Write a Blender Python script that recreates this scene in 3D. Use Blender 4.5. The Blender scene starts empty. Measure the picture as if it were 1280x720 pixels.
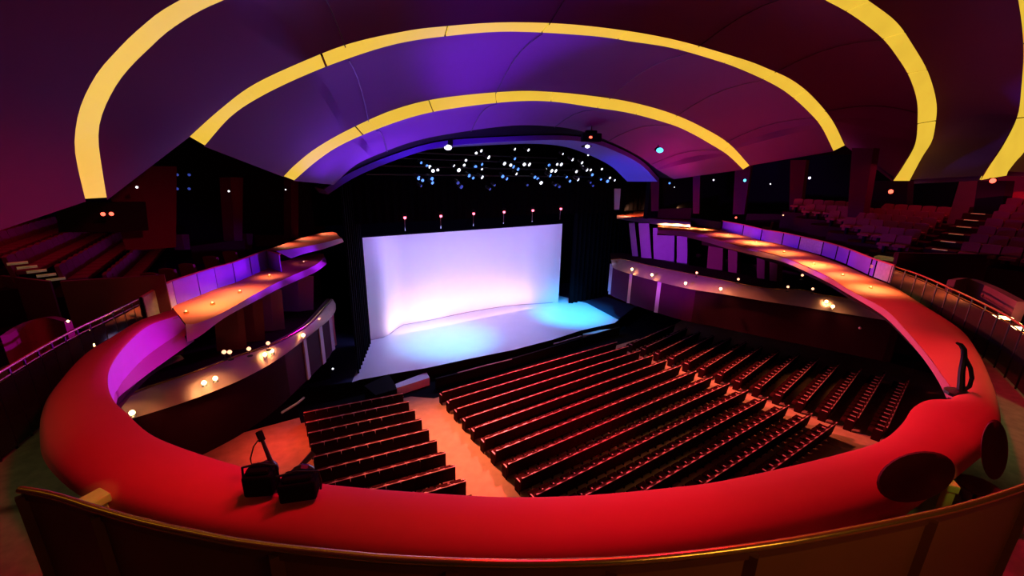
import bpy, math, random
from mathutils import Vector, Matrix
random.seed(7)
SC = bpy.context.scene
COL = SC.collection
PI = math.pi
V = Vector

# ------------------------------------------------------------------ camera frame
F = 514.0
CZ = 13.3
def _norm(v): v = V(v); v.normalize(); return v
_y = _norm((292-640, 360-208, -F))
_x = V((1455-640, 360-230, -F)); _x -= _x.dot(_y)*_y; _x.normalize()
_z = _x.cross(_y)
RW = Matrix((_x, _y, _z))               # camera axes -> world axes
CAM = V((0, 0, CZ))
def ray(px, py): return RW @ V((px-640, 360-py, -F))
def atz(px, py, z): d = ray(px, py); return CAM + d*((z-CZ)/d.z)
def aty(px, py, y): d = ray(px, py); return CAM + d*(y/d.y)
def atx(px, py, x): d = ray(px, py); return CAM + d*(x/d.x)
def proj(p):
    c = RW.transposed() @ (V(p)-CAM)
    return (640+F*c.x/-c.z, 360-F*c.y/-c.z) if c.z < 0 else None

cd = bpy.data.cameras.new('camera'); cam = bpy.data.objects.new('camera', cd); COL.objects.link(cam)
cd.sensor_width = 36; cd.lens = F/1280*36; cd.clip_start = 0.05; cd.clip_end = 300
M4 = RW.to_4x4(); M4.translation = CAM; cam.matrix_world = M4
SC.camera = cam

# ------------------------------------------------------------------ materials
def lin(c): return tuple(((v/255)/12.92 if v/255 <= .04045 else (((v/255)+.055)/1.055)**2.4) for v in c)
def mat(name, c, rough=.6, metal=0, noise=0, scale=8, bump=0, emit=None, es=0, coat=0, srgb=False, sheen=0):
    m = bpy.data.materials.new(name); m.use_nodes = True
    nt = m.node_tree; b = nt.nodes['Principled BSDF']
    if srgb: c = lin(c)
    b.inputs['Base Color'].default_value = (*c, 1)
    b.inputs['Roughness'].default_value = rough
    b.inputs['Metallic'].default_value = metal
    if coat: b.inputs['Coat Weight'].default_value = coat
    if sheen: b.inputs['Sheen Weight'].default_value = sheen
    if emit:
        b.inputs['Emission Color'].default_value = (*emit, 1); b.inputs['Emission Strength'].default_value = es
    if noise or bump:
        tc = nt.nodes.new('ShaderNodeTexCoord'); n = nt.nodes.new('ShaderNodeTexNoise')
        n.inputs['Scale'].default_value = scale; n.inputs['Detail'].default_value = 4
        nt.links.new(tc.outputs['Object'], n.inputs['Vector'])
        if noise:
            r = nt.nodes.new('ShaderNodeMapRange'); r.inputs['To Min'].default_value = 1-noise; r.inputs['To Max'].default_value = 1+noise
            nt.links.new(n.outputs['Fac'], r.inputs['Value'])
            mx = nt.nodes.new('ShaderNodeVectorMath'); mx.operation = 'SCALE'; mx.inputs[0].default_value = c
            nt.links.new(r.outputs['Result'], mx.inputs['Scale']); nt.links.new(mx.outputs['Vector'], b.inputs['Base Color'])
            if emit:
                mx2 = nt.nodes.new('ShaderNodeVectorMath'); mx2.operation = 'SCALE'; mx2.inputs[0].default_value = emit
                nt.links.new(r.outputs['Result'], mx2.inputs['Scale']); nt.links.new(mx2.outputs['Vector'], b.inputs['Emission Color'])
        if bump:
            bp = nt.nodes.new('ShaderNodeBump'); bp.inputs['Strength'].default_value = bump; bp.inputs['Distance'].default_value = .02
            nt.links.new(n.outputs['Fac'], bp.inputs['Height']); nt.links.new(bp.outputs['Normal'], b.inputs['Normal'])
    return m
MAT = dict(
    shell=mat('ceiling_plaster', (.085, .011, .10), .8, noise=.08, scale=.35),
    gold=mat('gold_band_glow', (.30, .20, .03), .5, noise=.16, scale=.55, emit=(.80, .51, .042), es=.98),  # emission stands in for cove lamps washing the gold bands
    ledge=mat('padded_ledge_cloth', (.62, .095, .065), .75, noise=.08, scale=1.2),
    plaster=mat('balcony_plaster', (.62, .42, .60), .6, noise=.12, scale=2.0),
    fasciapink=mat('pink_fascia_plaster', (.46, .13, .24), .6, noise=.08, scale=2),
    ringface=mat('violet_face_plaster', (.60, .20, .52), .6, noise=.08, scale=2),
    finplaster=mat('partition_plaster', (.36, .18, .44), .6, noise=.1, scale=2),
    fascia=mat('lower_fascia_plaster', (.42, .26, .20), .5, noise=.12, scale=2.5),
    panel=mat('parapet_panel', (.24, .10, .52), .45, noise=.12, scale=3),
    greypanel=mat('grey_parapet_panel', (.42, .40, .38), .5, noise=.35, scale=7),
    maroon=mat('maroon_wall', (.17, .025, .045), .7, noise=.15, scale=1.5),
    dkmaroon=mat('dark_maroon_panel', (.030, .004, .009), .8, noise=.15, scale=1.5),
    black=mat('matt_black', (.006, .006, .008), .8),
    blackgloss=mat('black_metal', (.012, .012, .014), .35),
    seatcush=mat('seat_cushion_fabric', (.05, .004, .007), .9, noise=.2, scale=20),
    column=mat('column_plaster', (.058, .004, .030), .6, noise=.1, scale=2),
    arch=mat('arch_plaster', (.10, .075, .40), .7, noise=.06, scale=1),
    velvet=mat('black_velvet', (.003, .003, .005), .95, noise=.3, scale=3),
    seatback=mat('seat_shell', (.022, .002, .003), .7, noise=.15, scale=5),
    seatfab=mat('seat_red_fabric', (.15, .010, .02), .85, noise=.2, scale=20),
    seatarm_lit_edge=mat('seat_armrest_lit_edge', (.80, .28, .30), .4),
    carpet=mat('house_carpet', (.50, .24, .135), .95, noise=.30, scale=2.2, bump=.3),
    walk=mat('walkway_carpet', (.20, .20, .11), .9, noise=.45, scale=6, bump=.3),
    unlit_floor=mat('unlit_stage_floor', (.035, .04, .08), .45),
    stage=mat('stage_floor', (.74, .74, .80), .35, noise=.05, scale=1),
    cyc=mat('white_cyclorama_cloth', (.86, .84, .86), .9, noise=.02, scale=1.5),
    brass=mat('brass_rail', (.80, .52, .12), .25, metal=.9),
    brown=mat('brown_barrier_panel', (.20, .060, .020), .5, noise=.15, scale=2),
    wood=mat('dark_wood', (.12, .03, .015), .45, noise=.3, scale=5),
    bulb=mat('warm_globe_bulb', (1, .8, .5), .3, emit=(1, .62, .25), es=9),
    redbulb=mat('red_pin_bulb', (1, .1, .15), .3, emit=(1, .10, .16), es=7),
    redsmall=mat('red_indicator', (1, .1, .08), .3, emit=(1, .09, .05), es=4),
    warmsmall=mat('small_warm_bulb', (1, .5, .3), .3, emit=(1, .45, .25), es=2.2),
    whitebulb=mat('white_lens', (1, 1, 1), .3, emit=(.85, .88, 1), es=2.2),
    bluebulb=mat('blue_lens', (.2, .4, 1), .3, emit=(.10, .30, 1), es=1.6),
    dimblue=mat('dim_blue_lens', (.1, .15, .6), .3, emit=(.05, .10, .6), es=.5),
    cyan=mat('cyan_lens', (.1, .8, 1), .3, emit=(.08, .65, 1), es=2.5),
    steplight=mat('lit_step_nosing', (.8, .75, .3), .5, emit=(.65, .55, .16), es=.07, noise=.4, scale=9),
    glass=mat('smoked_glass', (.02, .025, .02), .12),
    hatch=mat('oval_chair_cloth', (.10, .008, .015), .85, noise=.1, scale=6),
    greymetal=mat('grey_metal_edge', (.45, .42, .45), .4, metal=.3),
)

for k in ('black', 'velvet', 'seatback', 'seatcush', 'dkmaroon', 'column'): MAT[k].node_tree.nodes['Principled BSDF'].inputs['Specular IOR Level'].default_value = .05
# ------------------------------------------------------------------ helpers
class MB:
    def __init__(s): s.v = []; s.f = []
    def grid(s, rows, closev=False, closeu=False):
        n = len(rows[0]); b = len(s.v)
        for r in rows: s.v += [tuple(p) for p in r]
        R = len(rows)
        for i in range(R if closev else R-1):
            for j in range(n if closeu else n-1):
                a = b+i*n+j; a2 = b+i*n+(j+1) % n; c = b+((i+1) % R)*n+j; c2 = b+((i+1) % R)*n+(j+1) % n
                s.f.append((a, a2, c2, c))
        return b, n, R
    def profile(s, curves, caps=True):
        """curves = the corner lines of a closed cross-section, swept"""
        b, n, R = s.grid(curves, closev=True)
        if caps:
            s.f.append(tuple(b+i*n for i in range(R))[::-1]); s.f.append(tuple(b+i*n+n-1 for i in range(R)))
    def box(s, c, d, rz=0, rx=0, mtx=None):
        M = Matrix.Translation(V(c)) @ Matrix.Rotation(rz, 4, 'Z') @ Matrix.Rotation(rx, 4, 'X') if mtx is None else mtx
        b = len(s.v)
        for x in (-.5, .5):
            for y in (-.5, .5):
                for z in (-.5, .5): s.v.append(tuple(M @ V((x*d[0], y*d[1], z*d[2]))))
        s.f += [tuple(b+i for i in q) for q in ((0, 1, 3, 2), (4, 6, 7, 5), (0, 4, 5, 1), (2, 3, 7, 6), (0, 2, 6, 4), (1, 5, 7, 3))]
    def tube(s, pts, r, n=8, caps=True):
        pts = [V(p) for p in pts]; rows = []
        for i, p in enumerate(pts):
            t = (pts[min(i+1, len(pts)-1)]-pts[max(i-1, 0)]).normalized()
            u = t.cross(V((0, 0, 1)));
            if u.length < 1e-3: u = V((1, 0, 0))
            u.normalize(); w = u.cross(t)
            rr = r[i] if isinstance(r, (list, tuple)) else r
            rows.append([p+u*math.cos(a)*rr+w*math.sin(a)*rr for a in [2*PI*k/n for k in range(n)]])
        b, n_, R = s.grid(rows, closeu=True)
        if caps:
            s.f.append(tuple(b+k for k in range(n))[::-1]); s.f.append(tuple(b+(R-1)*n+k for k in range(n)))
    def lathe(s, prof, c=(0, 0, 0), n=12, mtx=None):
        M = mtx or Matrix.Translation(V(c))
        rows = [[M @ V((r*math.cos(2*PI*k/n), r*math.sin(2*PI*k/n), z)) for k in range(n)] for r, z in prof]
        b, n_, R = s.grid(rows, closeu=True)
        s.f.append(tuple(b+k for k in range(n))[::-1]); s.f.append(tuple(b+(R-1)*n+k for k in range(n)))
    def ball(s, c, r, n=8, m=6, sc=(1, 1, 1)):
        prof = [(max(math.sin(PI*k/m), .02)*r, -math.cos(PI*k/m)*r) for k in range(m+1)]
        s.lathe(prof, mtx=Matrix.Translation(V(c)) @ Matrix.Diagonal((*sc, 1)), n=n)
    def build(s, name, m, parent=None, smooth=False, bevel=0, loc=None):
        me = bpy.data.meshes.new(name); me.from_pydata(s.v, [], s.f); me.validate(); me.update()
        import bmesh
        bm = bmesh.new(); bm.from_mesh(me); bmesh.ops.recalc_face_normals(bm, faces=bm.faces); bm.to_mesh(me); bm.free()
        me.materials.append(MAT[m] if isinstance(m, str) else m)
        o = bpy.data.objects.new(name, me); COL.objects.link(o)
        if smooth:
            for p in me.polygons: p.use_smooth = True
            me.set_sharp_from_angle(angle=math.radians(40))
        if bevel:
            bv = o.modifiers.new('bevel', 'BEVEL'); bv.width = bevel; bv.segments = 2; bv.limit_method = 'ANGLE'
        if parent is not None:
            o.parent = parent; o.location = -parent.location if parent.type == 'EMPTY' and parent.get('_world') else (0, 0, 0)
        if loc: o.location = loc
        return o
def thing(name, label, cat, loc=(0, 0, 0), group=None, rz=0, world=False):
    o = bpy.data.objects.new(name, None); COL.objects.link(o); o.location = loc; o.rotation_euler.z = rz
    o.empty_display_size = .2
    o['label'] = label; o['category'] = cat
    if group: o['group'] = group
    if world: o['_world'] = 1
    return o
def tag(o, label, cat, group=None, kind=None):
    o['label'] = label; o['category'] = cat
    if group: o['group'] = group
    if kind: o['kind'] = kind
    return o
def struct(o): o['kind'] = 'structure'; return o
def origin(o):
    """mesh in world coordinates: put the origin at the middle of its base"""
    vs = o.data.vertices
    mn = V([min(v.co[i] for v in vs) for i in range(3)]); mx = V([max(v.co[i] for v in vs) for i in range(3)])
    c = V(((mn.x+mx.x)/2, (mn.y+mx.y)/2, mn.z))
    o.data.transform(Matrix.Translation(-c)); o.location = c
    return o
def catmull(P, k=6):
    P = [V(p) for p in P]; out = []
    for i in range(len(P)-1):
        p0 = P[i-1] if i else P[0]*2-P[1]; p1 = P[i]; p2 = P[i+1]; p3 = P[i+2] if i+2 < len(P) else P[-1]*2-P[-2]
        for j in range(k):
            t = j/k
            out.append(.5*((2*p1)+(p2-p0)*t+(2*p0-5*p1+4*p2-p3)*t*t+(3*p1-p0-3*p2+p3)*t**3))
    out.append(P[-1].copy()); return out
def resample(P, n):
    P = [V(p) for p in P]; L = [0]
    for a, b in zip(P, P[1:]): L.append(L[-1]+(b-a).length)
    out = []; j = 0
    for i in range(n):
        d = L[-1]*i/(n-1)
        while j < len(P)-2 and L[j+1] < d: j += 1
        t = (d-L[j])/max(L[j+1]-L[j], 1e-9); out.append(P[j].lerp(P[j+1], min(max(t, 0), 1)))
    return out
def lerpc(A, B, t): return [a.lerp(b, t) for a, b in zip(A, B)]
def shift(A, d): d = V(d); return [a+d for a in A]

# ------------------------------------------------------------------ lights
def light(kind, loc, energy, color, target=None, size=.3, sizey=None, spot=60, blend=.5, name='light'):
    ld = bpy.data.lights.new(name, kind); ld.energy = energy; ld.color = color
    if kind == 'AREA':
        ld.size = size
        if sizey: ld.shape = 'RECTANGLE'; ld.size_y = sizey
    else: ld.shadow_soft_size = size
    if kind == 'SPOT': ld.spot_size = math.radians(spot); ld.spot_blend = blend
    o = bpy.data.objects.new(name, ld); COL.objects.link(o); o.location = loc
    if target is not None: o.rotation_euler = (V(target)-V(loc)).to_track_quat('-Z', 'Y').to_euler()
    return o

# ================================================================== CEILING: stepped shells between gold arches
arcs = {}
NS = 280
def arc(pts): return resample(catmull(pts, 5), NS)
a1u = arc([(1.37, 16.4, 12.99), (1.81, 16.4, 13.42), (2.55, 16.4, 14.0), (3.76, 16.4, 14.71), (5.41, 16.4, 15.49), (7.37, 16.4, 16.08), (10.58, 16.4, 16.66), (12.77, 16.4, 16.87), (15.27, 16.4, 16.96), (18.15, 16.4, 16.95), (21.55, 16.4, 16.68), (24.8, 16.4, 16.12), (27.87, 16.4, 15.33), (30.8, 16.4, 14.02)])
a2u = arc([(-.73, 11.7, 13.88), (-.08, 11.7, 14.5), (.67, 11.7, 15.11), (1.9, 11.7, 15.81), (2.84, 11.7, 16.27), (3.96, 11.7, 16.68), (5.07, 11.7, 17.01), (7.51, 11.7, 17.57), (10.69, 11.7, 18.03), (14.86, 11.7, 18.34), (19.8, 11.7, 18.37), (22.16, 11.7, 18.28), (24.65, 11.7, 18.09), (27.15, 11.7, 17.6), (30.26, 11.7, 16.61), (32.88, 11.7, 15.29)])
a3u = arc([(-1.94, 8.8, 12.75), (-1.93, 8.8, 13.29), (-1.89, 8.8, 13.63), (-1.75, 8.8, 14.07), (-1.51, 8.8, 14.51), (-1.27, 8.8, 14.82), (-.89, 8.8, 15.24), (-.35, 8.8, 15.71), (1.2, 8.8, 16.75), (4, 8.8, 18.1), (8, 8.8, 19.4), (12.5, 8.8, 20.25), (17, 8.8, 20.65), (21, 8.8, 20.75), (23.75, 8.8, 20.65), (27.34, 8.8, 20.5), (30.13, 8.8, 20), (33.65, 8.8, 19.15), (36.4, 8.8, 17.97), (37.47, 8.8, 16.91), (37.85, 8.8, 15.5), (36.74, 8.8, 14.39), (35.6, 8.8, 13.01)])
def low(pts, y): return arc([aty(px, py, y) for px, py in pts])
a1l = low([(367, 226), (395, 202), (425, 182), (470, 162), (520, 145), (570, 135), (640, 127), (690, 127), (740, 134), (790, 142), (840, 156), (865, 167), (888, 180), (910, 194), (929, 212)], 16.75)
a2l = low([(255, 183), (287, 147), (320, 124), (370, 99), (430, 75), (495, 55), (560, 45), (640, 39.5), (740, 45), (790, 52), (840, 60), (890, 74), (922, 85), (960, 102), (985, 117), (1010, 139), (1027, 159), (1042, 189)], 12.05)
_l = [aty(px, py, 9.2) for px, py in [(134, 250), (129, 220), (123, 175), (127, 145), (142, 112), (160, 87), (187, 60), (220, 32), (280, 0)]]
_r = [aty(px, py, 9.2) for px, py in [(1031, 0), (1067, 20), (1102, 47), (1122, 72), (1137, 97), (1146, 125), (1147, 150), (1144, 180), (1130, 206), (1116, 227)]]
a3l = arc(_l+[V((2, 9.2, 16.9)), V((5, 9.2, 18.0)), V((9, 9.2, 19.1)), V((13, 9.2, 19.8)), V((17.5, 9.2, 20.1))]+_r)
a4u = arc([(-3.4, 5.3, 12.2), (-3.5, 5.3, 14.0), (-3.0, 5.3, 16.0), (-1, 5.3, 18.2), (3, 5.3, 20.6), (9, 5.3, 22.4), (16, 5.3, 23.1), (24, 5.3, 22.9), (31, 5.3, 22.0), (36.5, 5.3, 20.4), (39.8, 5.3, 18.6), (41.8, 5.3, 16.6), (42.0, 5.3, 15.0), (40.2, 5.3, 14.2), (38.9, 5.3, 13.6)])
a4l = arc([(-3.1, 5.6, 12.2), (-3.2, 5.6, 14.0), (-2.7, 5.6, 15.8), (-.7, 5.6, 17.9), (3, 5.6, 20.1), (9, 5.6, 21.9), (16, 5.6, 22.6), (24, 5.6, 22.4), (30, 5.6, 21.4), (34.5, 5.6, 20.0), (37.2, 5.6, 18.3), (38.6, 5.6, 16.9), (37.4, 5.6, 15.3), (35.6, 5.6, 14.1), (34.6, 5.6, 13.3)])
a0 = arc([aty(px, py, 20.8) for px, py in [(417, 231), (445, 206), (480, 190), (520, 176), (570, 166), (640, 157), (690, 158), (727, 164), (765, 178), (800, 196), (822, 212), (842, 224)]])
a5 = arc([(-6, -7, 12.0), (-6, -7, 14.2), (-5, -7, 17.2), (-2, -7, 20.6), (3, -7, 23.4), (9, -7, 25.4), (16, -7, 26.2), (24, -7, 26.0), (31, -7, 24.8), (37, -7, 22.8), (42, -7, 20), (45, -7, 17), (45.5, -7, 15), (45, -7, 13.8), (44.5, -7, 13)])

def shell(name, back, front, sag=.35):
    mb = MB(); rows = []
    for k in range(6):
        t = k/5
        rows.append([p+V((0, 0, sag*math.sin(PI*t)*(1 if 24 < i < NS-24 else 0))) for i, p in enumerate(lerpc(back, front, t))])
    top = [[p+V((0, 0, .25)) for p in r] for r in rows]
    mb.grid(rows); mb.grid(top)
    mb.grid([rows[0], top[0]]); mb.grid([rows[-1], top[-1]])
    return struct(mb.build(name, 'shell', smooth=True))
shells = [shell('ceiling', a1l, a0), shell('ceiling', a2l, a1u), shell('ceiling', a3l, a2u), shell('ceiling', a4l, a3u), shell('ceiling', a5, a4u)]

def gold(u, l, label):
    o = thing('arched_glow_band', label, 'cove light', loc=tuple(u[0]), group='gold arched bands with painted-in glow across the ceiling', world=True)
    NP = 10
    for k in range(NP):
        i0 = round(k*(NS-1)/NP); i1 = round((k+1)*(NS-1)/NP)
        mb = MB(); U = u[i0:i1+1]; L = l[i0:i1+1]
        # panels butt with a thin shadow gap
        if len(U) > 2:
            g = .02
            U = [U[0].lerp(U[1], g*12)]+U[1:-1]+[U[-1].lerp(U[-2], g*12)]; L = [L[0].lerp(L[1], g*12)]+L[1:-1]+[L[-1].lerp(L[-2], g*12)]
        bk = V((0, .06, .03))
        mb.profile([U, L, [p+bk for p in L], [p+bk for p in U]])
        mb.build('glow_panel', 'gold', o)
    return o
gold(a1u, a1l, 'smallest gold arched band with painted-in glow, nearest the stage')
gold(a2u, a2l, 'middle gold arched band with painted-in glow, its whole curve in view')
gold(a3u, a3l, 'big gold arched band with painted-in glow whose top runs out of the picture')
gold(a4u, a4l, 'gold arched band with painted-in glow at the right edge of the photo, cut off')

# seams that run front to back through the shells (dark cables in the joints)
def seam(i_frac, k, r=.015):
    prs = [(a1l, a0, .35), (a2l, a1u, .35), (a3l, a2u, .35)]
    b, f, sag = prs[k]; i = round(i_frac*(NS-1)); mb = MB()
    pts = [b[i].lerp(f[i], t/5)+V((0, 0, sag*math.sin(PI*t/5)-.05)) for t in range(6)]
    mb.tube(pts, r, 6)
    s = shells[k]
    mb.build('seam_cable', 'blackgloss', s)
for fr in (.12, .30, .52, .70, .88):
    for k in range(3): seam(fr, k)

# proscenium arch: front lip and deep reveal
pa = arc([aty(px, py, 21.6) for px, py in [(410, 243), (445, 221), (495, 200), (545, 185), (600, 179), (690, 175), (735, 178), (765, 187), (800, 205), (822, 227)]])
def inset(c, d, dy):
    out = []
    cx = (c[0].x+c[-1].x)/2
    for i, p in enumerate(c):
        q0 = c[max(i-1, 0)]; q1 = c[min(i+1, NS-1)]; t = (q1-q0).normalized(); n = V((t.z, 0, -t.x))
        out.append(p+n*d+V((0, dy, 0)))
    return out
mb = MB(); mb.profile([pa, inset(pa, -.28, 0), inset(pa, -.28, 3.0), inset(pa, .10, 3.0)])
o = mb.build('trim_1', 'arch', smooth=True); struct(o)
mb = MB(); mb.profile([shift(a0, (0, 0, .05)), inset(pa, -.35, -.1), inset(pa, -.35, .3), shift(a0, (0, 0, .35))])
struct(mb.build('trim_2', 'black'))

# ================================================================== SHELL OF THE HOUSE
RK = .04
def floorz(y): return max(0, RK*(21-y))
mb = MB()
xs = [-8+50*i/20 for i in range(21)]; ys = [-8+31*i/20 for i in range(21)]
mb.grid([[(x, y, floorz(y)) for x in xs] for y in ys]); mb.grid([[(x, y, floorz(y)-.3) for x in xs] for y in ys])
struct(mb.build('floor', 'carpet'))
def flat(name, pts, z, m):
    mb = MB(); n = len(pts); mb.v = [(x, y, z) for x, y in pts]+[(x, y, z-.01) for x, y in pts]
    mb.f = [tuple(range(n)), tuple(range(n, 2*n))[::-1]]+[(i, (i+1) % n, n+(i+1) % n, n+i) for i in range(n)]
    return struct(mb.build(name, m))
flat('floor_pit', [(1.2, 22.35), (7.2, 21.95), (8.3, 21.0), (23.3, 20.9), (30, 20.9), (37.5, 23), (37.5, 25.2), (1.2, 25.2)], .015, 'black')
def slab(name, c, d, m, rz=0): mb = MB(); mb.box((0, 0, 0), d, rz=rz); o = mb.build(name, m, loc=c); return struct(o)
slab('wall_left', (-9, 9, 7.5), (.3, 34, 15.6), 'maroon')
slab('wall_right', (46, .3, 7.5), (.3, 16.4, 15.6), 'maroon')
slab('wall_right_far', (46, 17.3, 7.5), (.3, 17.4, 15.6), 'black')  # black colour holds the darkness of the openings between the right columns
slab('wall_back', (18, -8, 12), (60, .3, 27), 'dkmaroon')
slab('wall_stage', (16, 36, 9), (50, .3, 19), 'velvet')
slab('wall_stage_left', (-5, 31, 8.5), (.3, 10, 18), 'velvet')
slab('wall_stage_right', (41, 31, 8.5), (.3, 10, 18), 'velvet')
slab('wall_proscenium_left', (-2.8, 25.3, 9), (12.2, .4, 18), 'black')
slab('wall_proscenium_right', (38.6, 25.3, 9), (15, .4, 18), 'black')
slab('wall_under_left', (-5.5, 14.5, 2.9), (.3, 19, 5.6), 'dkmaroon')
slab('wall_under_right', (38, 11, 2.9), (.3, 26, 5.6), 'dkmaroon')
slab('wall_under_back', (16, -3, 4), (44, .3, 8), 'dkmaroon')
# black fly loft over the stage
mb = MB(); mb.box((0, 0, 0), (46, 12, .2)); struct(mb.build('ceiling_stage', 'black', loc=(18, 30.5, 18.2)))

# ================================================================== STAGE
SZ = .85
out = [(440, 478), (449, 475), (487, 468), (532, 460.5), (585, 449), (640, 438), (690, 425), (727, 413), (768, 404), (773, 400)]
fe = [atz(px, py, SZ) for px, py in out]
fe = [V((-1, 25.2, SZ))]+fe+[V((31, 25.2, SZ))]
root = thing('stage', 'pale stage floor lit lavender and cyan before the white cloth', 'stage', (16, 24, 0), world=True)
deckp = fe[1:-1]+[V((27.6, 28.4, SZ)), V((26.6, 33, SZ)), V((6.8, 33, SZ)), V((6.6, 29.4, SZ))]
mb = MB(); n_ = len(deckp); mb.v = [tuple(p+V((0, 0, .02))) for p in deckp]+[tuple(p-V((0, 0, .1))) for p in deckp]
mb.f = [tuple(range(n_)), tuple(range(n_, 2*n_))[::-1]]+[(i, (i+1) % n_, n_+(i+1) % n_, n_+i) for i in range(n_)]
mb.build('stage_deck', 'stage', root)
mb = MB(); bk = [V((p.x, 35.5, SZ)) for p in fe]; mb.grid([fe, bk]); mb.build('unlit_stage', 'unlit_floor', root)  # dark floor colour paints the falloff beyond the stage light pool
mb = MB(); mb.grid([shift(fe, (0, -.02, 0)), [V((p.x, p.y-.02, 0)) for p in fe]]); mb.grid([shift(fe, (0, -.02, .0)), shift(fe, (0, .1, 0.003))])
mb.build('stage_front', 'black', root)
mb = MB(); mb.tube(shift(fe[3:-1], (0, -.04, .0)), .035, 6); mb.build('edge_strip', 'black', root)
# orchestra rail: long black wall in front of the stage
rt = thing('orchestra_pit_rail', 'long low black wall between the stage edge and the front seats', 'pit wall', (15, 22, 0), world=True)
rl = [atz(px, py, .75) for px, py in [(545, 474), (600, 460), (660, 443), (720, 425), (775, 409)]]
mb = MB(); mb.profile([rl, shift(rl, (0, .15, 0)), [V((p.x, p.y+.15, 0)) for p in rl], [V((p.x, p.y, 0)) for p in rl]]); mb.build('wall_panel', 'black', rt)
g = [atz(px, py, .8) for px, py in [(572, 466), (610, 456), (640, 449)]]
mb = MB(); mb.tube(g, .03, 6); mb.build('handrail', 'greymetal', rt)
g = [atz(px, py, .8) for px, py in [(692, 430), (727, 420)]]
mb = MB(); mb.tube(g, .05, 6); mb.build('handrail', 'greymetal', rt)
# black risers left of the ramp
def block(name, pts, z0, z1, m, label, cat, group=None):
    P = [atz(px, py, z1) for px, py in pts]
    mb = MB(); n = len(P); mb.v = [tuple(p) for p in P]+[(p.x, p.y, z0) for p in P]
    mb.f = [tuple(range(n)), tuple(range(n, 2*n))[::-1]]+[(i, (i+1) % n, n+(i+1) % n, n+i) for i in range(n)]
    o = mb.build(name, m); tag(o, label, cat, group); return origin(o)
block('riser', [(455, 482), (486, 467.5), (492, 477), (496, 486), (470, 494)], 0, .95, 'black', 'black platform block at the left front of the stage', 'platform')
block('ramp', [(494, 480), (533, 465), (537, 472), (496, 485)], 0, .55, 'stage', 'pale ramp at the left corner of the stage edge', 'ramp')
block('ramp', [(728, 414.5), (764, 411), (763, 415), (729, 418.5)], 0, .55, 'stage', 'bluish ramp at the right corner of the stage edge', 'ramp')

# cyclorama: curved white cloth with seams
cp = [atz(px, py, SZ) for px, py in [(462, 425.5), (482, 421), (492, 414), (502, 407), (520, 403.5), (540, 400), (570, 393.5), (605, 387), (640, 382), (670, 380), (698, 378)]]
cp = resample(catmull(cp, 6), 60)
def cyctop(p):
    lo, hi = 5.0, 12.0
    for _ in range(30):
        m_ = (lo+hi)/2; q = proj((p.x, p.y, m_))
        if q[1] > 297-17*(q[0]-453)/245: lo = m_
        else: hi = m_
    return (lo+hi)/2
ztop = [cyctop(p) for p in cp]
mb = MB(); rows = []
for k in range(13):
    t = k/12
    rows.append([V((p.x, p.y+.018*math.sin(i*1.1)*(1-t*.5), SZ+.03+(ztop[i]-SZ-.03)*t)) for i, p in enumerate(cp)])
mb.grid(rows); mb.grid([[p+V((0, .02, 0)) for p in r] for r in rows])
cy = thing('cyclorama', 'tall white stage backdrop cloth glowing pink and violet', 'backdrop', (16, 30, SZ), world=True)
mb.build('cloth', 'cyc', cy, smooth=True)
mb = MB(); mb.tube([p+V((0, .03, .03)) for p in rows[-1]], .05, 8); mb.build('batten', 'black', cy)
mb = MB(); mb.tube([rows[0][i]+V((0, -.04, 0)) for i in range(0, 60, 3)], .035, 6); mb.build('bottom_weight', 'greymetal', cy)

# black masking drapes
def drape(name, x0, x1, y, z0, z1, label, amp=.12, y1=None):
    y1 = y if y1 is None else y1
    mb = MB(); n = int(math.hypot(x1-x0, y1-y)/.12)+2
    r = lambda z, dy=0: [V((x0+(x1-x0)*i/(n-1), y+(y1-y)*i/(n-1)+dy+amp*math.sin(i*1.3), z)) for i in range(n)]
    mb.grid([r(z0), r(z1)]); mb.grid([r(z0, .04), r(z1, .04)])
    o = mb.build(name, 'velvet', smooth=True); tag(o, label, 'drape'); return origin(o)
drape('stage_drape', 4.75, 6.75, 24.6, SZ+.03, 14.5, 'black drape left of the white backdrop', y1=29.2)
drape('stage_drape', 25.9, 34, 29.2, SZ+.02, 17, 'black drape right of the white backdrop')
drape('border_drape', 0, 34, 27.4, 9.9, 12.6, 'wide black border drape under the blue stage lights', amp=.05)

# red pin lamps hanging on rods over the cloth
for i, (px, py) in enumerate([(506, 272), (551, 270), (592, 267), (630, 265), (666, 263), (701, 261)]):
    p = aty(px, py, 27.0)
    r = thing('hanging_lamp', ['red pin lamp hanging furthest left above the backdrop', 'second red pin lamp from the left above the backdrop', 'third red pin lamp from the left above the backdrop', 'third red pin lamp from the right above the backdrop', 'second red pin lamp from the right above the backdrop', 'red pin lamp hanging furthest right beyond the backdrop'][i], 'stage lamp', tuple(p), 'red pin lamps in a line over the backdrop')
    mb = MB(); mb.ball((0, -.02, 0), .10); mb.build('bulb', 'redbulb', r, smooth=True)
    mb = MB(); mb.lathe([(.05, .05), (.13, .08), (.13, .24), (.05, .3)]); mb.build('lamp_housing', 'blackgloss', r)
    mb = MB(); mb.tube([(0, .05, -.9), (0, .05, .1)], .02, 6); mb.build('rod', 'greymetal', r)

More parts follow.
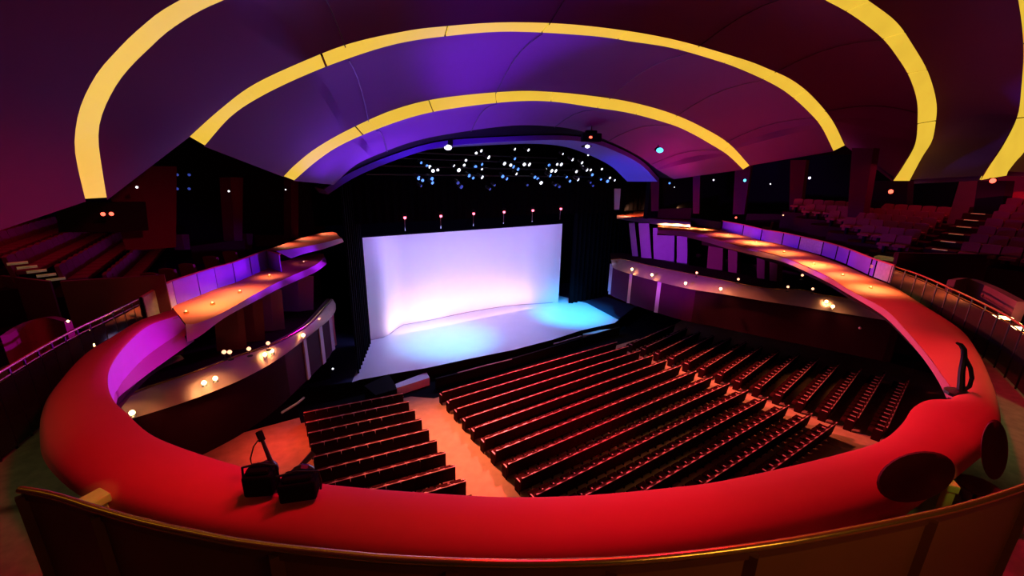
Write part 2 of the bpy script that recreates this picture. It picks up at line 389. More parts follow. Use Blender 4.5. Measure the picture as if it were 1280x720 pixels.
# rig of stage lights in the arch: battens with lamps
lampdefs = [(494,194,'w'),(526,203,'b'),(533,207,'b'),(541,213,'w'),(537,208,'w'),(547,212,'w'),(523,222,'b'),(528,225,'b'),(539,223,'b'),(540,228,'b'),(526,232,'d'),(567,207,'w'),(580,206,'w'),(573,212,'w'),(594,208,'b'),(602,205,'b'),(602,211,'w'),(595,191,'w'),(601,188,'w'),(586,219,'b'),(591,222,'b'),(602,221,'w'),(572,228,'d'),(576,233,'d'),(612,236,'d'),(618,231,'d'),(630,204,'w'),(638,206,'w'),(628,220,'b'),(633,223,'b'),(643,186,'w'),(660,187,'w'),(643,198,'b'),(641,208,'b'),(647,211,'b'),(655,205,'w'),(661,205,'w'),(645,217,'w'),(668,221,'b'),(672,223,'b'),(659,231,'d'),(676,228,'w'),(684,210,'w'),(689,213,'w'),(686,206,'b'),(694,213,'w'),(687,219,'b'),(696,205,'w'),(701,205,'w'),(703,192,'w'),(708,221,'b'),(712,226,'b'),(694,231,'d'),(699,233,'d'),(720,214,'w'),(722,224,'w'),(727,203,'w'),(728,208,'w'),(733,212,'w'),(715,199,'w'),(738,212,'w'),(740,218,'b'),(751,224,'b'),(741,232,'d'),(738,228,'d'),(752,211,'w'),(762,222,'w'),(759,226,'b'),(768,225,'w'),(735,193,'w'),(582,200,'w'),(610,196,'w')]
proto_l = {}
def lampproto(kind, scl):
    mb1 = MB(); mb1.lathe([(.07, -.05), (.10, 0), (.10, .28), (.06, .36)], mtx=Matrix.Rotation(-(PI/2-.5), 4, 'X'))
    mb2 = MB(); mb2.lathe([(.02, .02), (.105, .0), (.10, -.04), (.02, -.07)], mtx=Matrix.Translation(V((0, -.03, -.02))) @ Matrix.Rotation(-(PI/2-.5), 4, 'X'))
    mb3 = MB(); mb3.box((0, .15, .18), (.03, .03, .3)); mb3.box((-.12, .15, .05), (.02, .04, .2)); mb3.box((.12, .15, .05), (.02, .04, .2)); mb3.box((0, .15, .15), (.26, .04, .02))
    return mb1, mb2, mb3
COLN = {'w': ('whitebulb', 'white'), 'b': ('bluebulb', 'blue'), 'd': ('dimblue', 'dim blue')}
first = {}
for px, py, c in lampdefs:
    yy = 25.2+1.1*int(max(0, (235-py))//12)*.5
    p = aty(px, py, yy)
    lab = {'w': 'small black stage lamp with a white glint in the dark stage arch', 'b': 'small black stage lamp with a blue lens in the dark stage arch', 'd': 'small dim blue stage lamp at the bottom of the rig in the stage arch'}[c]
    r = thing('stage_light', lab, 'stage lamp', tuple(p), {'w': 'white stage lamps in the arch', 'b': 'blue stage lamps in the arch', 'd': 'dim blue stage lamps in the arch'}[c], rz=random.uniform(-.5, .5)+.4)
    s = random.uniform(.75, 1.3)
    r.scale = (s, s, s)
    if c not in first:
        m1, m2, m3 = lampproto(c, 1)
        bd = m1.build('lamp_body', 'blackgloss', r, smooth=True); first[c] = [bd, m2.build('lens', COLN[c][0], bd), m3.build('yoke', 'black', r)]
    else:
        f = first[c]; kb = f[0].copy(); COL.objects.link(kb); kb.parent = r
        kl = f[1].copy(); COL.objects.link(kl); kl.parent = kb
        ky = f[2].copy(); COL.objects.link(ky); ky.parent = r
for j, z in enumerate((13.0, 13.5, 14.0, 14.4)):
    mb = MB(); mb.tube([(-9+j*.8, 0, 0), (9-j*.8, 0, 0)], .04, 8)
    tag(mb.build('lighting_batten', 'blackgloss', loc=(15.5, 25.7+j*.55, z)), ['lowest', 'second lowest', 'second highest', 'highest'][j]+' black pipe carrying stage lamps inside the arch', 'pipe', 'pipes carrying stage lamps')

# ================================================================== SEATS on the main floor
def rounded(w, h, t, x0, y0, z0, lean=0, crown=.03, n=6):
    mb = MB(); rows = []
    for k in range(7):
        v = k/6; zz = z0+h*v
        hw = w/2*(1 if v < .9 else math.sqrt(max(1-((v-.9)/.1)**2*.10, .1)))
        yy = y0-lean*v
        row = [V((x0-hw+2*hw*i/n, yy-crown*(1-(2*i/n-1)**2), zz+(.03*(1-(2*i/n-1)**2) if k == 6 else 0))) for i in range(n+1)]
        rows.append(row+[p+V((0, t, 0)) for p in row[::-1]])
    b, m, R = mb.grid(rows, closeu=True); mb.f.append(tuple(b+k for k in range(m))[::-1]); mb.f.append(tuple(b+(R-1)*m+k for k in range(m)))
    return mb
def seat_meshes():
    parts = []
    def me(mb, name, m, smooth=True):
        o = mb.build(name, m, smooth=smooth); parts.append(o); return o
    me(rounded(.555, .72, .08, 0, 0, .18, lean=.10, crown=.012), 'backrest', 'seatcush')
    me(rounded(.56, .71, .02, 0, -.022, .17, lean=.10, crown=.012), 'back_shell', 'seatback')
    mb = MB(); mb.box((0, -.108, .90), (.56, .055, .03)); me(mb, 'lit_top_edge', 'seatarm_lit_edge', False)  # pale pink strip paints the lit top edge of the backrest
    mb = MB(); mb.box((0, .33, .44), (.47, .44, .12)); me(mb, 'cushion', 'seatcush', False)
    mb = MB(); mb.box((-.28, .13, .64), (.04, .27, .03)); me(mb, 'armrest', 'seatarm_lit_edge', False)
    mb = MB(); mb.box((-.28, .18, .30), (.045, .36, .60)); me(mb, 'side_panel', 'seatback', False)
    return parts
sp = seat_meshes()
endarm = MB(); endarm.box((.28, .16, .64), (.045, .34, .035)); ea = endarm.build('armrest', 'seatarm_lit_edge')
endpan = MB(); endpan.box((.28, .18, .30), (.045, .36, .60)); ep = endpan.build('side_panel', 'seatback')
ORD = ['first', 'second', 'third', 'fourth', 'fifth', 'sixth', 'seventh', 'eighth', 'ninth', 'tenth', 'eleventh', 'twelfth', 'thirteenth', 'fourteenth', 'fifteenth']
seats = []      # block, row, i, n, x, y, rz
SP = .565
for k in range(10):                       # left block
    y = 21.12-1.06*k; x1 = 6.45-.03*k; n = 9
    for i in range(n):
        x = x1-.28-SP*i; seats.append(('left', k, n-1-i, n, x, y+.16*(x1-x), -math.atan(-.16)*-1))
for k in range(14):                       # centre block
    y = 20.0-1.06*k; x0 = 8.38-.03*k; x1 = 22.75+.07*k; n = int((x1-x0)/SP)
    pitch = (x1-x0)/n
    for i in range(n): seats.append(('centre', k, i, n, x0+pitch*(i+.5), y, 0))
for k in range(14):                       # right block
    y = 19.25-1.12*k; x0 = 23.75+.11*k; n = 11+(k//4)
    for i in range(n):
        x = x0+.28+SP*i; seats.append(('right', k, i, n, x, y+.14*(x-x0), math.atan(.14)))

# ring stations decide which seats the opening shows
ring = [((212,385),(222,392),9.5),((175,397),(186,404),9.5),((140,414),(158,427),9.5),((100,437),(138,454),9.5),((60,478),(134,477),9.5),((45,507),(141,498),9.5),((42.5,530),(155,512),9.5),((46,550),(185,539),9.5),((62,572),(225,557),9.5),((95,597),(287,577),9.5),((150,618),(345,592),9.5),((230,640),(402,602),9.5),((320,657),(470,609),9.5),((420,672),(570,616),9.5),((520,682),(640,619),9.5),((640,688),(715,617.5),9.5),((760,683),(780,613),9.5),((860,672),(840,607),9.5),((960,655),(890,601),9.5),((1060,634),(960,587),9.5),((1136,610),(1040,568),9.5),((1182,590),(1100,550),9.5),((1212,568),(1128,528),9.5),((1240,545),(1142,508),9.5),((1257,522),(1162,498),9.5),((1255,500),(1186,498),9.42),((1243,465),(1192,489),9.25),((1225,430),(1176,464),9.1),((1202,403),(1160,442),9.0),((1158,376),(1135.5,414),9.0),((1119,353),(1105,384),9.0),((1091,342),(1063,362),9.0),((1058,328),(1030,342),9.0),((1013,312),(980,321),9.0),((958,298),(942,311),9.0),((901,284),(906,302),9.0),((863,279.5),(863,289),9.0),((823,277),(822,287),9.0)]
I_st = [atz(*i, z) for o_, i, z in ring]; O_st = [atz(*o_, z) for o_, i, z in ring]
poly = [(p.x, p.y) for p in I_st]+[(p.x, p.y) for p in [atz(407, 323, 9), atz(320, 367, 9), atz(246, 404, 9)]]
poly = [tuple(i) for _, i, z in ring[::-1]]
poly = [i for _, i, z in ring]+[(822, 200), (407, 200), (407, 323), (320, 367), (246, 404)]
def inpoly(x, y, P):
    c = False; j = len(P)-1
    for i in range(len(P)):
        xi, yi = P[i]; xj, yj = P[j]
        if (yi > y) != (yj > y) and x < (xj-xi)*(y-yi)/(yj-yi)+xi: c = not c
        j = i
    return c
vis = []
for s in seats:
    z = floorz(s[5]); q = proj((s[4], s[5], z+.85)); q2 = proj((s[4], s[5]-.1, z+.9))
    seen = any(q and inpoly(q[0]+dx, q[1]+dy, poly) for dx in (0, -8, 8) for dy in (0, -6))
    d = (V((s[4], s[5], z))-CAM).length
    vis.append((0 if seen else 1, d, s))
vis.sort(key=lambda t: (t[0], t[1]))
indiv = [v for v in vis if v[0] == 0][:300]; rest = [v for v in vis if v[0] == 0][300:]; hidden = [v for v in vis if v[0]]
rest += [h for h in hidden if h[1] < 40]
def dress(root, src, nest):
    made = []
    for q, par in zip(src, nest):
        c = q.copy(); COL.objects.link(c); c.parent = root if par is None else made[par]; made.append(c)
def place(r, x, y, z, rz): r.location = (x, y, z); r.rotation_euler.z = rz
firsts = True
for _, d, (blk, k, i, n, x, y, rz) in indiv:
    row = ORD[k]
    side = {'left': 'left block', 'centre': 'wide middle block', 'right': 'right block'}[blk]
    end = ''
    if i == 0: end = ', left end'
    elif i == n-1: end = ', right end'
    lab = 'dark red theatre seat, %s row from the stage, %s%s' % (row, side, end)
    r = thing('theatre_seat', lab, 'seat', (x, y, floorz(y)), 'seats of the %s row, %s block%s' % (row, blk, end), rz=rz)
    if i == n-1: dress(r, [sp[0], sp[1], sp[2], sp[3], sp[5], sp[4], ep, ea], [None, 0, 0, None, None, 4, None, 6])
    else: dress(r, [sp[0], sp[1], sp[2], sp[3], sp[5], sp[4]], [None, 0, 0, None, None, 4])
# everything past 300 is one object
mb = MB()
for _, d, (blk, k, i, n, x, y, rz) in rest:
    M = Matrix.Translation(V((x, y, floorz(y)))) @ Matrix.Rotation(rz, 4, 'Z')
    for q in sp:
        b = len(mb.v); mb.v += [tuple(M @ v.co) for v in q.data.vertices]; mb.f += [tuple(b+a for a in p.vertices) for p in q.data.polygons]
o = mb.build('theatre_seats', 'seatback', smooth=True)
o.data.materials.append(MAT['seatcush']); o.data.materials.append(MAT['seatarm_lit_edge'])
mi = []
for _ in rest:
    for q in sp: mi += [{'seat_shell': 0, 'seat_cushion_fabric': 1, 'seat_armrest_lit_edge': 2}[q.data.materials[0].name]]*len(q.data.polygons)
if len(mi) == len(o.data.polygons): o.data.polygons.foreach_set('material_index', mi)
tag(o, 'remaining dark red theatre seats in the rows further from the camera', 'seats', kind='stuff'); origin(o)
seat_src = sp+[ea, ep]

# ================================================================== UPPER TIER: the horseshoe balcony
K = 5
O = catmull(O_st, K); I = catmull(I_st, K); N = len(O)
tier = thing('horseshoe_balcony', 'big red horseshoe balcony ledge sweeping round the whole foreground', 'balcony', (8, 4, 8.3), world=True)
top0 = []
for a, b in zip(O, I):
    t = (b-a); top0.append(t)
wall_b = [V((p.x, p.y, 8.3)).lerp(V((q.x, q.y, 8.3)), .45) for p, q in zip(O, I)]
def crown(t): return lerpc(O, I, t)
prof = [wall_b, shift(O, (0, 0, -.30)), [p.lerp(q, .03)+V((0, 0, -.17)) for p, q in zip(O, I)], [p.lerp(q, .12)+V((0, 0, -.08)) for p, q in zip(O, I)], [p.lerp(q, .30) for p, q in zip(O, I)],
        [p.lerp(q, .6)+V((0, 0, .03)) for p, q in zip(O, I)], [p.lerp(q, .92) for p, q in zip(O, I)], shift(I, (0, 0, -.03)), [p.lerp(q, .97)+V((0, 0, -.12)) for p, q in zip(O, I)]]
mb = MB(); mb.grid(prof[1:]); mb.build('ledge_top', 'ledge', tier, smooth=True)
mb = MB(); mb.profile([prof[0], prof[1], [p.lerp(q, .12)+V((0, 0, -.12)) for p, q in zip(O, I)], [V((p.x, p.y, 8.3)).lerp(V((q.x, q.y, 8.3)), .55) for p, q in zip(O, I)]]); mb.build('outer_wall', 'ledge', tier, smooth=True)
# purple inner face and pink fascia
Fz = {0: (234, 410), 1: (186, 443), 2: (158, 471), 3: (147, 487), 4: (143, 495)}
Gz = {0: (243, 426), 1: (199, 457), 2: (166, 482), 3: (150, 495), 4: (146, 502)}
gR = {25: (1183, 500), 26: (1183, 497), 27: (1170, 472), 28: (1152, 446), 29: (1126, 416), 30: (1100, 392), 31: (1060, 367.5), 32: (1028, 349.5), 33: (980, 328), 34: (942, 319), 35: (906, 309.5), 36: (863, 297.5), 37: (822, 291.5)}
FS = []; GS = []
for k, (o_, i_, z) in enumerate(ring):
    p = I_st[k]; q = O_st[k]; dirn = (q-p); dirn.z = 0; dirn.normalize()
    if k in Fz: FS.append(atz(*Fz[k], 8.88))
    elif k >= 26: FS.append(p+V((0, 0, -.05)))
    else: FS.append(V((p.x, p.y, 8.95))+dirn*.12)
    if k in Gz: GS.append(atz(*Gz[k], 8.6))
    elif k in gR: GS.append(atz(*gR[k], z-.22))
    else: GS.append(V((p.x, p.y, 8.6))+dirn*.25)
Fc = catmull(FS, K); Gc = catmull(GS, K)
bkn = [p.lerp(q, .30) for p, q in zip(I, O)]
mb = MB(); mb.grid([[p+V((0, 0, -.06)) for p in I], Fc]); mb.build('inner_face', 'ringface', tier, smooth=True)
und = [V((b.x, b.y, g.z-.05)) for b, g in zip(bkn, Gc)]
mb = MB(); mb.grid([Fc, Gc, und]); mb.build('fascia', 'fasciapink', tier, smooth=True)
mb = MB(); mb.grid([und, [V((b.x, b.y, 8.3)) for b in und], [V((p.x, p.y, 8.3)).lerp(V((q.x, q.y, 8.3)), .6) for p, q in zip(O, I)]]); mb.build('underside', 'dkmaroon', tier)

# left side shelf
lsh = [((215,383),(232,405),(234,428)),((235,374),(246,404),(250,420)),((267,361),(278,391),(283,396)),((300,347),(320,367),(324,374)),((333,332),(355,349),(355,358)),((364,324),(393,332),(393,341)),((395,317),(405,322),(407,331)),((404,317),(407.5,325),(408.5,329))]
B = catmull([atz(*a, 9.0) for a, b, c in lsh], 6); Fr = catmull([atz(*b, 9.0) for a, b, c in lsh], 6); Bt = catmull([atz(*c, 8.78) for a, b, c in lsh], 6)
sh = thing('side_shelf', 'orange lit shelf of the left side boxes above violet fascia', 'balcony ledge', (0, 18, 8.6), world=True)
mb = MB(); mb.grid([B, lerpc(B, Fr, .5), Fr]); mb.build('shelf_top', 'ledge', sh, smooth=True)
mb = MB(); mb.grid([Fr, Bt]); mb.build('fascia', 'ringface', sh, smooth=True)
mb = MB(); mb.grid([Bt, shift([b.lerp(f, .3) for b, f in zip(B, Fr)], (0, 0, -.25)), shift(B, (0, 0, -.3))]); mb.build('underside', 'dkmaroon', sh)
# upper end shelves
def endshelf(st, label, zt=9.75, dz=.28):
    B_ = catmull([atz(*a, zt) for a, b, c in st], 5); F_ = catmull([atz(*b, zt) for a, b, c in st], 5); G_ = catmull([atz(*c, zt-dz) for a, b, c in st], 5)
    r = thing('end_shelf', label, 'balcony ledge', tuple(B_[0]-V((0, 0, 1))), world=True)
    mb = MB(); mb.grid([B_, F_]); mb.build('shelf_top', 'ledge', r)
    mb = MB(); mb.grid([F_, G_]); mb.build('fascia', 'plaster', r, smooth=True)
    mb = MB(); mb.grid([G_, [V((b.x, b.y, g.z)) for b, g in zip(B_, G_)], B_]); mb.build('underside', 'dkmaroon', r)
endshelf([((333,312),(345,314),(364,323)),((355,305),(372,310),(380,317.5)),((385,295),(400,304.5),(405,311)),((412,290),(425,298),(428,303)),((420,291),(427,299),(428.5,302))], 'upper red topped ledge at the stage end of the left boxes')
endshelf([((775,262),(771,269),(771,273.5)),((800,264),(800,272),(800,278)),((835,266.5),(835,275),(835,282)),((863,269),(863,278),(863,284))], 'upper orange topped ledge at the stage end of the right boxes', zt=9.4)

# parapet panels behind the shelves
def parapet(pl, label, mats, zt=9.76, zb=8.98):
    P = [atz(px, py, zt) for px, py in pl]
    r = thing('box_parapet', label, 'parapet', tuple(V((P[0].x, P[0].y, zb))), world=True)
    for k in range(len(P)-1):
        a, b = P[k], P[k+1]; d = (b-a); nrm = V((d.y, -d.x, 0)).normalized()*.05
        a2 = a+d*.02; b2 = b-d*.02
        mb = MB(); q = [a2, b2]
        mb.profile([q, [p+nrm for p in q], [V((p.x, p.y, zb))+nrm for p in q], [V((p.x, p.y, zb)) for p in q]])
        mb.build('parapet_panel', mats[k], r)
        mb = MB(); mb.tube([V((a.x, a.y, zb)), V((a.x, a.y, zt+.02))], .035, 6); mb.build('post', 'black', r)
    mb = MB(); mb.tube(P, .04, 6); mb.build('top_rail', 'ledge', r)
    return P
parapet([(176,372),(195,361),(213,352),(244,342),(266,335),(289,329),(310,321.5),(333,313),(350,318)], 'violet panelled box front along the left side, grey at its near end', ['greypanel', 'greypanel'] + ['panel']*6)
parapet([(1119,332),(1097,325),(1091,323),(1063,312),(1048,307),(1030,302),(1001,295.5),(980,291),(953,286.5),(930,281),(903,276)], 'violet panelled box front along the right side, grey at its near end', ['greypanel', 'panel', 'panel', 'panel', 'panel', 'greypanel', 'panel', 'panel', 'panel', 'panel'])
# dark opening between ledge and parapet on the right, put in as a black block
block('dark_opening', [(864,272),(902,277.5),(902,275.5),(864,270)], 9.0, 9.7, 'black', 'black block for the dark opening between orange ledge and violet panels, right side', 'dark opening')

# ================================================================== LOWER TIER
def lower(top, bot, zt, zb, label, n=60, inward=1, wall_z=3.1, far=.62, flip=False):
    if flip: top = top[::-1]; bot = bot[::-1]
    T = resample(catmull([atz(px, py, zt) for px, py in top], 6), n); Bo = resample(catmull([atz(px, py, zb) for px, py in bot], 6), n)
    r = thing('lower_balcony', label, 'balcony', (T[n//2].x, T[n//2].y, wall_z), world=True)
    mid = [t.lerp(b, .45)+V((0, 0, .0)) for t, b in zip(T, Bo)]
    cen = V((16, 14, 0))
    def off(p, d):
        v = p-cen; v.z = 0; v.normalize(); return p+v*d
    mid = [off(p, -.08) for p in mid]
    T2 = [off(p, .35) for p in T]
    mb = MB(); mb.grid([shift(T2, (0, 0, .02)), T, mid, Bo, [off(p, .3)+V((0, 0, -.02)) for p in Bo]]); mb.build('fascia', 'fascia', r, smooth=True)
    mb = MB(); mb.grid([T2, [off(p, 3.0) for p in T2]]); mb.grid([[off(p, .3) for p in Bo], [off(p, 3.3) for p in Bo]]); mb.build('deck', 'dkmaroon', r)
    mb = MB(); mb.tube([off(p, .1)+V((0, 0, .05)) for p in T], .03, 6); mb.build('handrail', 'brass', r)
    # panelled wall below
    W = [off(p, .35) for p in Bo]
    idx = list(range(0, n, 8))
    for a, b in zip(idx, idx[1:]+[n-1]):
        if b <= a: continue
        q = W[a:b+1]
        mb = MB(); mb.profile([q, [V((p.x, p.y, wall_z)) for p in q], [off(V((p.x, p.y, wall_z)), .1) for p in q], [off(p, .1) for p in q]]); mb.build('wall_panel', 'column' if b > n*far else 'dkmaroon', r)  # darker colour paints the unlit panels away from the stage
        if a < n*far: continue
        p = W[a]; mb = MB(); v = (p-cen); mb.box((p.x, p.y, (p.z+wall_z)/2), (.10, .34, p.z-wall_z), rz=math.atan2(v.y, v.x)); mb.build('pilaster', 'plaster', r)
    p = W[-1]; v = p-cen; mb = MB(); mb.box((p.x, p.y, (p.z+wall_z)/2), (.12, .34, p.z-wall_z), rz=math.atan2(v.y, v.x)); mb.build('pilaster', 'plaster', r)
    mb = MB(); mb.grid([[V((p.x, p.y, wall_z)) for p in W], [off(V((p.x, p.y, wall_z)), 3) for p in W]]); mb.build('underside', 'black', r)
    return T, Bo, r
TL, BL, rL = lower([(132,509),(145,504),(186,486),(255,463),(297,447),(341,432),(366,420),(388,406),(402,391),(411,380),(416,374)], [(136,534),(160,525),(227,504),(285,482),(324,463),(352,446),(380,425),(399,410),(411,400),(418,391),(420,386)], 6.1, 5.45, 'lower balcony front on the left with warm globe lamps along it')
TR, BR, rR = lower([(764,325.5),(772,324.5),(781,325.5),(821,335),(882,347),(953,361),(999,363),(1022,369),(1072,376),(1120,386)], [(765,331),(767,335),(780,340),(807,348),(856,360),(906,368),(953,376),(999,383),(1036,389),(1105,400),(1120,402)], 6.1, 5.45, 'lower balcony front on the right with warm globe lamps along it', wall_z=2.9, flip=True)

# dark rail/lip glints at the foot of the left wall
mb = MB(); mb.tube([atz(px, py, 3.05) for px, py in [(352, 516), (372, 504), (380, 497)]], .05, 6)
tag(origin(mb.build('foot_rail', 'greymetal')), 'thin grey rail at the foot of the left lower balcony wall', 'rail')

# globe lamps on the lower fascias
def globe(px, py, label, r0=.10, e=9, z=5.85, mat_='bulb', grp='warm globe lamps on the lower balcony fronts', col=(1, .48, .18)):
    p = atz(px, py, z); v = (V((0, 0, 0))-V((p.x-16, p.y-14, 0))).normalized()
    v = (CAM-p).normalized()
    r = thing('globe_lamp', label, 'lamp', tuple(p+v*.25), grp)
    mb = MB(); mb.ball((0, 0, 0), r0*.8); mb.build('bulb', mat_, r, smooth=True)
    mb = MB(); mb.lathe([(.04, -.02), (.09, 0), (.06, .04)], c=(0, 0, -r0-.03)); mb.build('socket', 'blackgloss', r)
    if e: light('SPOT', p+v*.42+V((0, 0, .05)), e*2.2, col, target=p+V((0, 0, -.4)), spot=115, blend=1, size=.1, name='globe_light')
for px, py, lb in [(165,516,'nearest, half behind the red ledge, left side'),(255,478.5,'second pair outer, left side'),(269,473,'second pair inner, left side'),(331,443,'lower one of the third pair, left side'),(340,438.5,'upper one of the third pair, left side'),(379,419,'next to the far bend, left side'),(398,399,'highest one at the far bend, left side')]:
    globe(px, py, 'warm globe lamp on the lower balcony, '+lb, e=30)
for px, py, lb in [(790,336.5,'nearest the stage, right side'),(815,343.5,'second from the stage, right side'),(857,354,'third from the stage, right side'),(901,361,'fourth from the stage, right side'),(1033,377,'left one of the near pair, right side'),(1041,383,'right one of the near pair, right side')]:
    globe(px, py, 'warm globe lamp on the lower balcony, '+lb, e=45, r0=.12)
# small reddish table lamps in the dark boxes
for px, py, z, lb in [(280,440,6.9,'left lower boxes, nearest'),(287,440,6.9,'left lower boxes, second'),(311,436,6.7,'left lower boxes, third'),(335,429,6.6,'left lower boxes, fourth'),(871,341,6.9,'right lower boxes, nearest the stage'),(923,349,6.9,'right lower boxes, second from the stage'),(985,358.5,6.9,'right lower boxes, third from the stage'),(1016,361,6.9,'right lower boxes, fourth from the stage'),(1003,344,7.4,'right lower boxes, high on the wall')]:
    p = atz(px, py, z); r = thing('table_lamp', 'tiny warm lamp glowing in the '+lb, 'lamp', tuple(p-V((0, 0, .3))), 'tiny lamps in the lower boxes')
    mb = MB(); mb.ball((0, 0, .3), .075); mb.build('bulb', 'warmsmall', r, smooth=True)
    mb = MB(); mb.lathe([(.10, 0), (.1, .02), (.015, .04), (.015, .24)]); mb.build('stem', 'blackgloss', r)

# shelf footlights; some lamps added to spread the orange along the shelf
for px, py, lb, e in [(233,392,'red lit one where the left shelf meets the ledge',3),(266,381,'nearest on the left shelf',26),(300,366,'second on the left shelf',20),(337,346,'third on the left shelf',14),(380,329,'furthest on the left shelf',20)]+[(945,304,'under the violet panels on the right shelf',60),(980,316,'added midway along the right shelf',26),(1017,331,'third nearest on the right shelf',50),(1053,345,'added, second nearest on the right shelf',26),(1088,361,'nearest on the right shelf',32),(910,294.5,'added just past the box panels start on the right shelf',34),(880,287,'fourth lamp from the stage end of the right shelf',70),(862,285.5,'third lamp from the stage end of the right shelf',70),(846,284,'second lamp from the stage end of the right shelf',70),(831,283,'first lamp at the stage end of the right shelf',70)]:
    p = atz(px, py, 9.0)
    r = thing('shelf_lamp', 'small low footlight, '+lb, 'lamp', tuple(p), 'footlights on the side shelves')
    mb = MB(); mb.lathe([(.07, 0), (.07, .05), (.05, .07)]); mb.build('lamp_base', 'brass', r)
    mb = MB(); mb.ball((0, 0, .08), .03); mb.build('bulb', 'warmsmall', r, smooth=True)
    hh = .5 if (px < 400 and px > 330) else .6 if 800 < px < 881 else 1.0
    light('SPOT', p+V((0, 0, hh)), e*(10.0 if px < 400 else 11)*hh*hh, (1, .62, .18), target=p, spot=125, blend=.9, size=.08, name='footlight')
for px, py, lb in [(412,292,''),(385,298,''),(360,306,'')]:
    light('SPOT', atz(px, py, 9.75)+V((-.3, .2, .6)), 55, (1, .6, .3), target=atz(px, py, 9.75), spot=120, blend=.9, size=.1, name='footlight')
for px in (785, 815, 845): light('SPOT', atz(px, 270, 9.4)+V((-.5, -.5, .8)), 330, (1, .40, .15), target=atz(px, 269, 9.4), spot=125, blend=.9, size=.1, name='footlight')

# ================================================================== PARTITION FINS between the tiers and COLUMNS above
def prism(name, a, b, c, d, depth, m, label, cat, group):
    """a,b top corners, c,d bottom corners (right, left); depth = extrusion away from the house"""
    mb = MB(); v = (a+b)/2-V((16, 14, 0)); v.z = 0; v.normalize()
    P = [a, b, c, d]; mb.v = [tuple(p) for p in P]+[tuple(p+v*depth) for p in P]
    mb.f = [(0, 1, 2, 3), (7, 6, 5, 4), (0, 4, 5, 1), (1, 5, 6, 2), (2, 6, 7, 3), (3, 7, 4, 0)]
    o = mb.build(name, m); tag(o, label, cat, group); return origin(o)
def distx(px, X):  # vertical element standing on plane x = X
    return atx(px, 300, X)
def fin(t0, t1, yt, b0, b1, yb, dist, m, label, depth=.8, cat='partition', name='box_partition', group='partitions between the boxes'):
    """corner pixels at a horizontal distance dist from the camera"""
    def at(px, py):
        d = ray(px, py); h = math.hypot(d.x, d.y); return CAM+d*(dist/h)
    return prism(name, at(t0, yt), at(t1, yt), at(b1, yb), at(b0, yb), depth, m, label, cat, group)
fin(372, 392, 345, 374, 392, 398, 23.0, 'finplaster', 'violet box partition nearest the stage, left lower tier', 1.0)
fin(338, 352, 362, 342, 358, 428, 20.6, 'finplaster', 'purple box partition second from the stage, left lower tier')
fin(315, 328, 374, 322, 333, 440, 19.6, 'maroon', 'dark red box partition third from the stage, left lower tier')
fin(296, 304, 384, 300, 310, 445, 19.0, 'maroon', 'dim red box partition fourth from the stage, left lower tier')
fin(786, 793, 279, 793, 800, 345, 38.5, 'finplaster', 'slim lavender leaning partition nearest the stage, right lower tier')
fin(798, 811, 279, 804, 816, 349, 38, 'finplaster', 'second lavender partition from the stage, right lower tier')
fin(816, 843, 285, 818, 842, 355, 38, 'finplaster', 'broad magenta partition, right lower tier')
fin(846, 859, 293, 846, 859, 359, 37.5, 'finplaster', 'violet partition behind the broad magenta one, right lower tier')
fin(886, 904, 302, 881, 902, 366, 36, 'maroon', 'dark red leaning partition in the middle, right lower tier')
fin(910, 922, 306, 910, 920, 368, 35.5, 'maroon', 'narrow dark red partition right of the leaning one, right lower tier')
fin(946, 956, 315, 946, 955, 374, 34.5, 'maroon', 'dim partition at the near end, right lower tier')
fin(962, 972, 320, 962, 970, 376, 34.2, 'maroon', 'dimmest partition at the near end, right lower tier')
# columns
CG = 'columns under the ceiling shells'
fin(172, 221, 208, 199, 220, 309, 10.9, 'column', 'broad maroon column tapering downward, left', .5, 'column', 'column', CG)
fin(288, 304, 222, 293, 303, 301, 20.5, 'column', 'slim maroon column left of the stage end, second from the near one', .4, 'column', 'column', CG)
fin(364, 373, 222, 364, 373, 298, 24.5, 'column', 'slender maroon column standing under the foot of the smallest gold arch, left', .4, 'column', 'column', CG)
fin(401, 407, 228, 400, 406, 292, 28.5, 'column', 'thinnest maroon column close to the stage arch, left', .4, 'column', 'column', CG)
fin(813, 824, 216, 814, 823, 264, 40, 'column', 'red column under the right foot of the stage arch', .5, 'column', 'column', CG)
fin(866, 875, 214, 866, 874, 267, 39.5, 'column', 'slim red column between stage arch and smallest gold arch, right', .5, 'column', 'column', CG)
fin(919, 939, 206, 916, 930, 268, 37.5, 'column', 'red column under the right foot of the smallest gold arch', .5, 'column', 'column', CG)
fin(988, 1008, 200, 986, 998, 280, 36, 'column', 'dark red leaning column between smallest and middle gold arches, right', .5, 'column', 'column', CG)
fin(1065, 1092, 185, 1058, 1075, 290, 31.5, 'column', 'broad dark column right of the middle gold arch', .5, 'column', 'column', CG)
fin(1086, 1135, 226, 1083, 1133, 262, 33.5, 'black', 'black box under the big gold arch, right', .5, 'box', 'technical_box', 'black boxes under the big gold arch')
fin(1222, 1258, 226, 1215, 1250, 275, 33.5, 'black', 'black post under the cut off gold arch, right', .5, 'box', 'technical_box', 'black boxes under the big gold arch')
fin(109, 182, 252, 114, 186, 288, 10.6, 'black', 'black box under the left foot of the big gold arch', .4, 'box', 'technical_box', 'black boxes under the big gold arch')
fin(768, 776, 236, 768, 774, 262, 38.5, 'plaster', 'short bluish post above the right end ledge', .3, 'post', 'post', 'short posts')
fin(227, 236, 293, 231, 238, 312, 19, 'column', 'short maroon post with flared top beside the broad left column', .3, 'post', 'post', 'short posts')
fin(308, 316, 292, 310, 315, 312, 23, 'column', 'short maroon post with flared top nearer the left end ledge', .3, 'post', 'post', 'short posts')
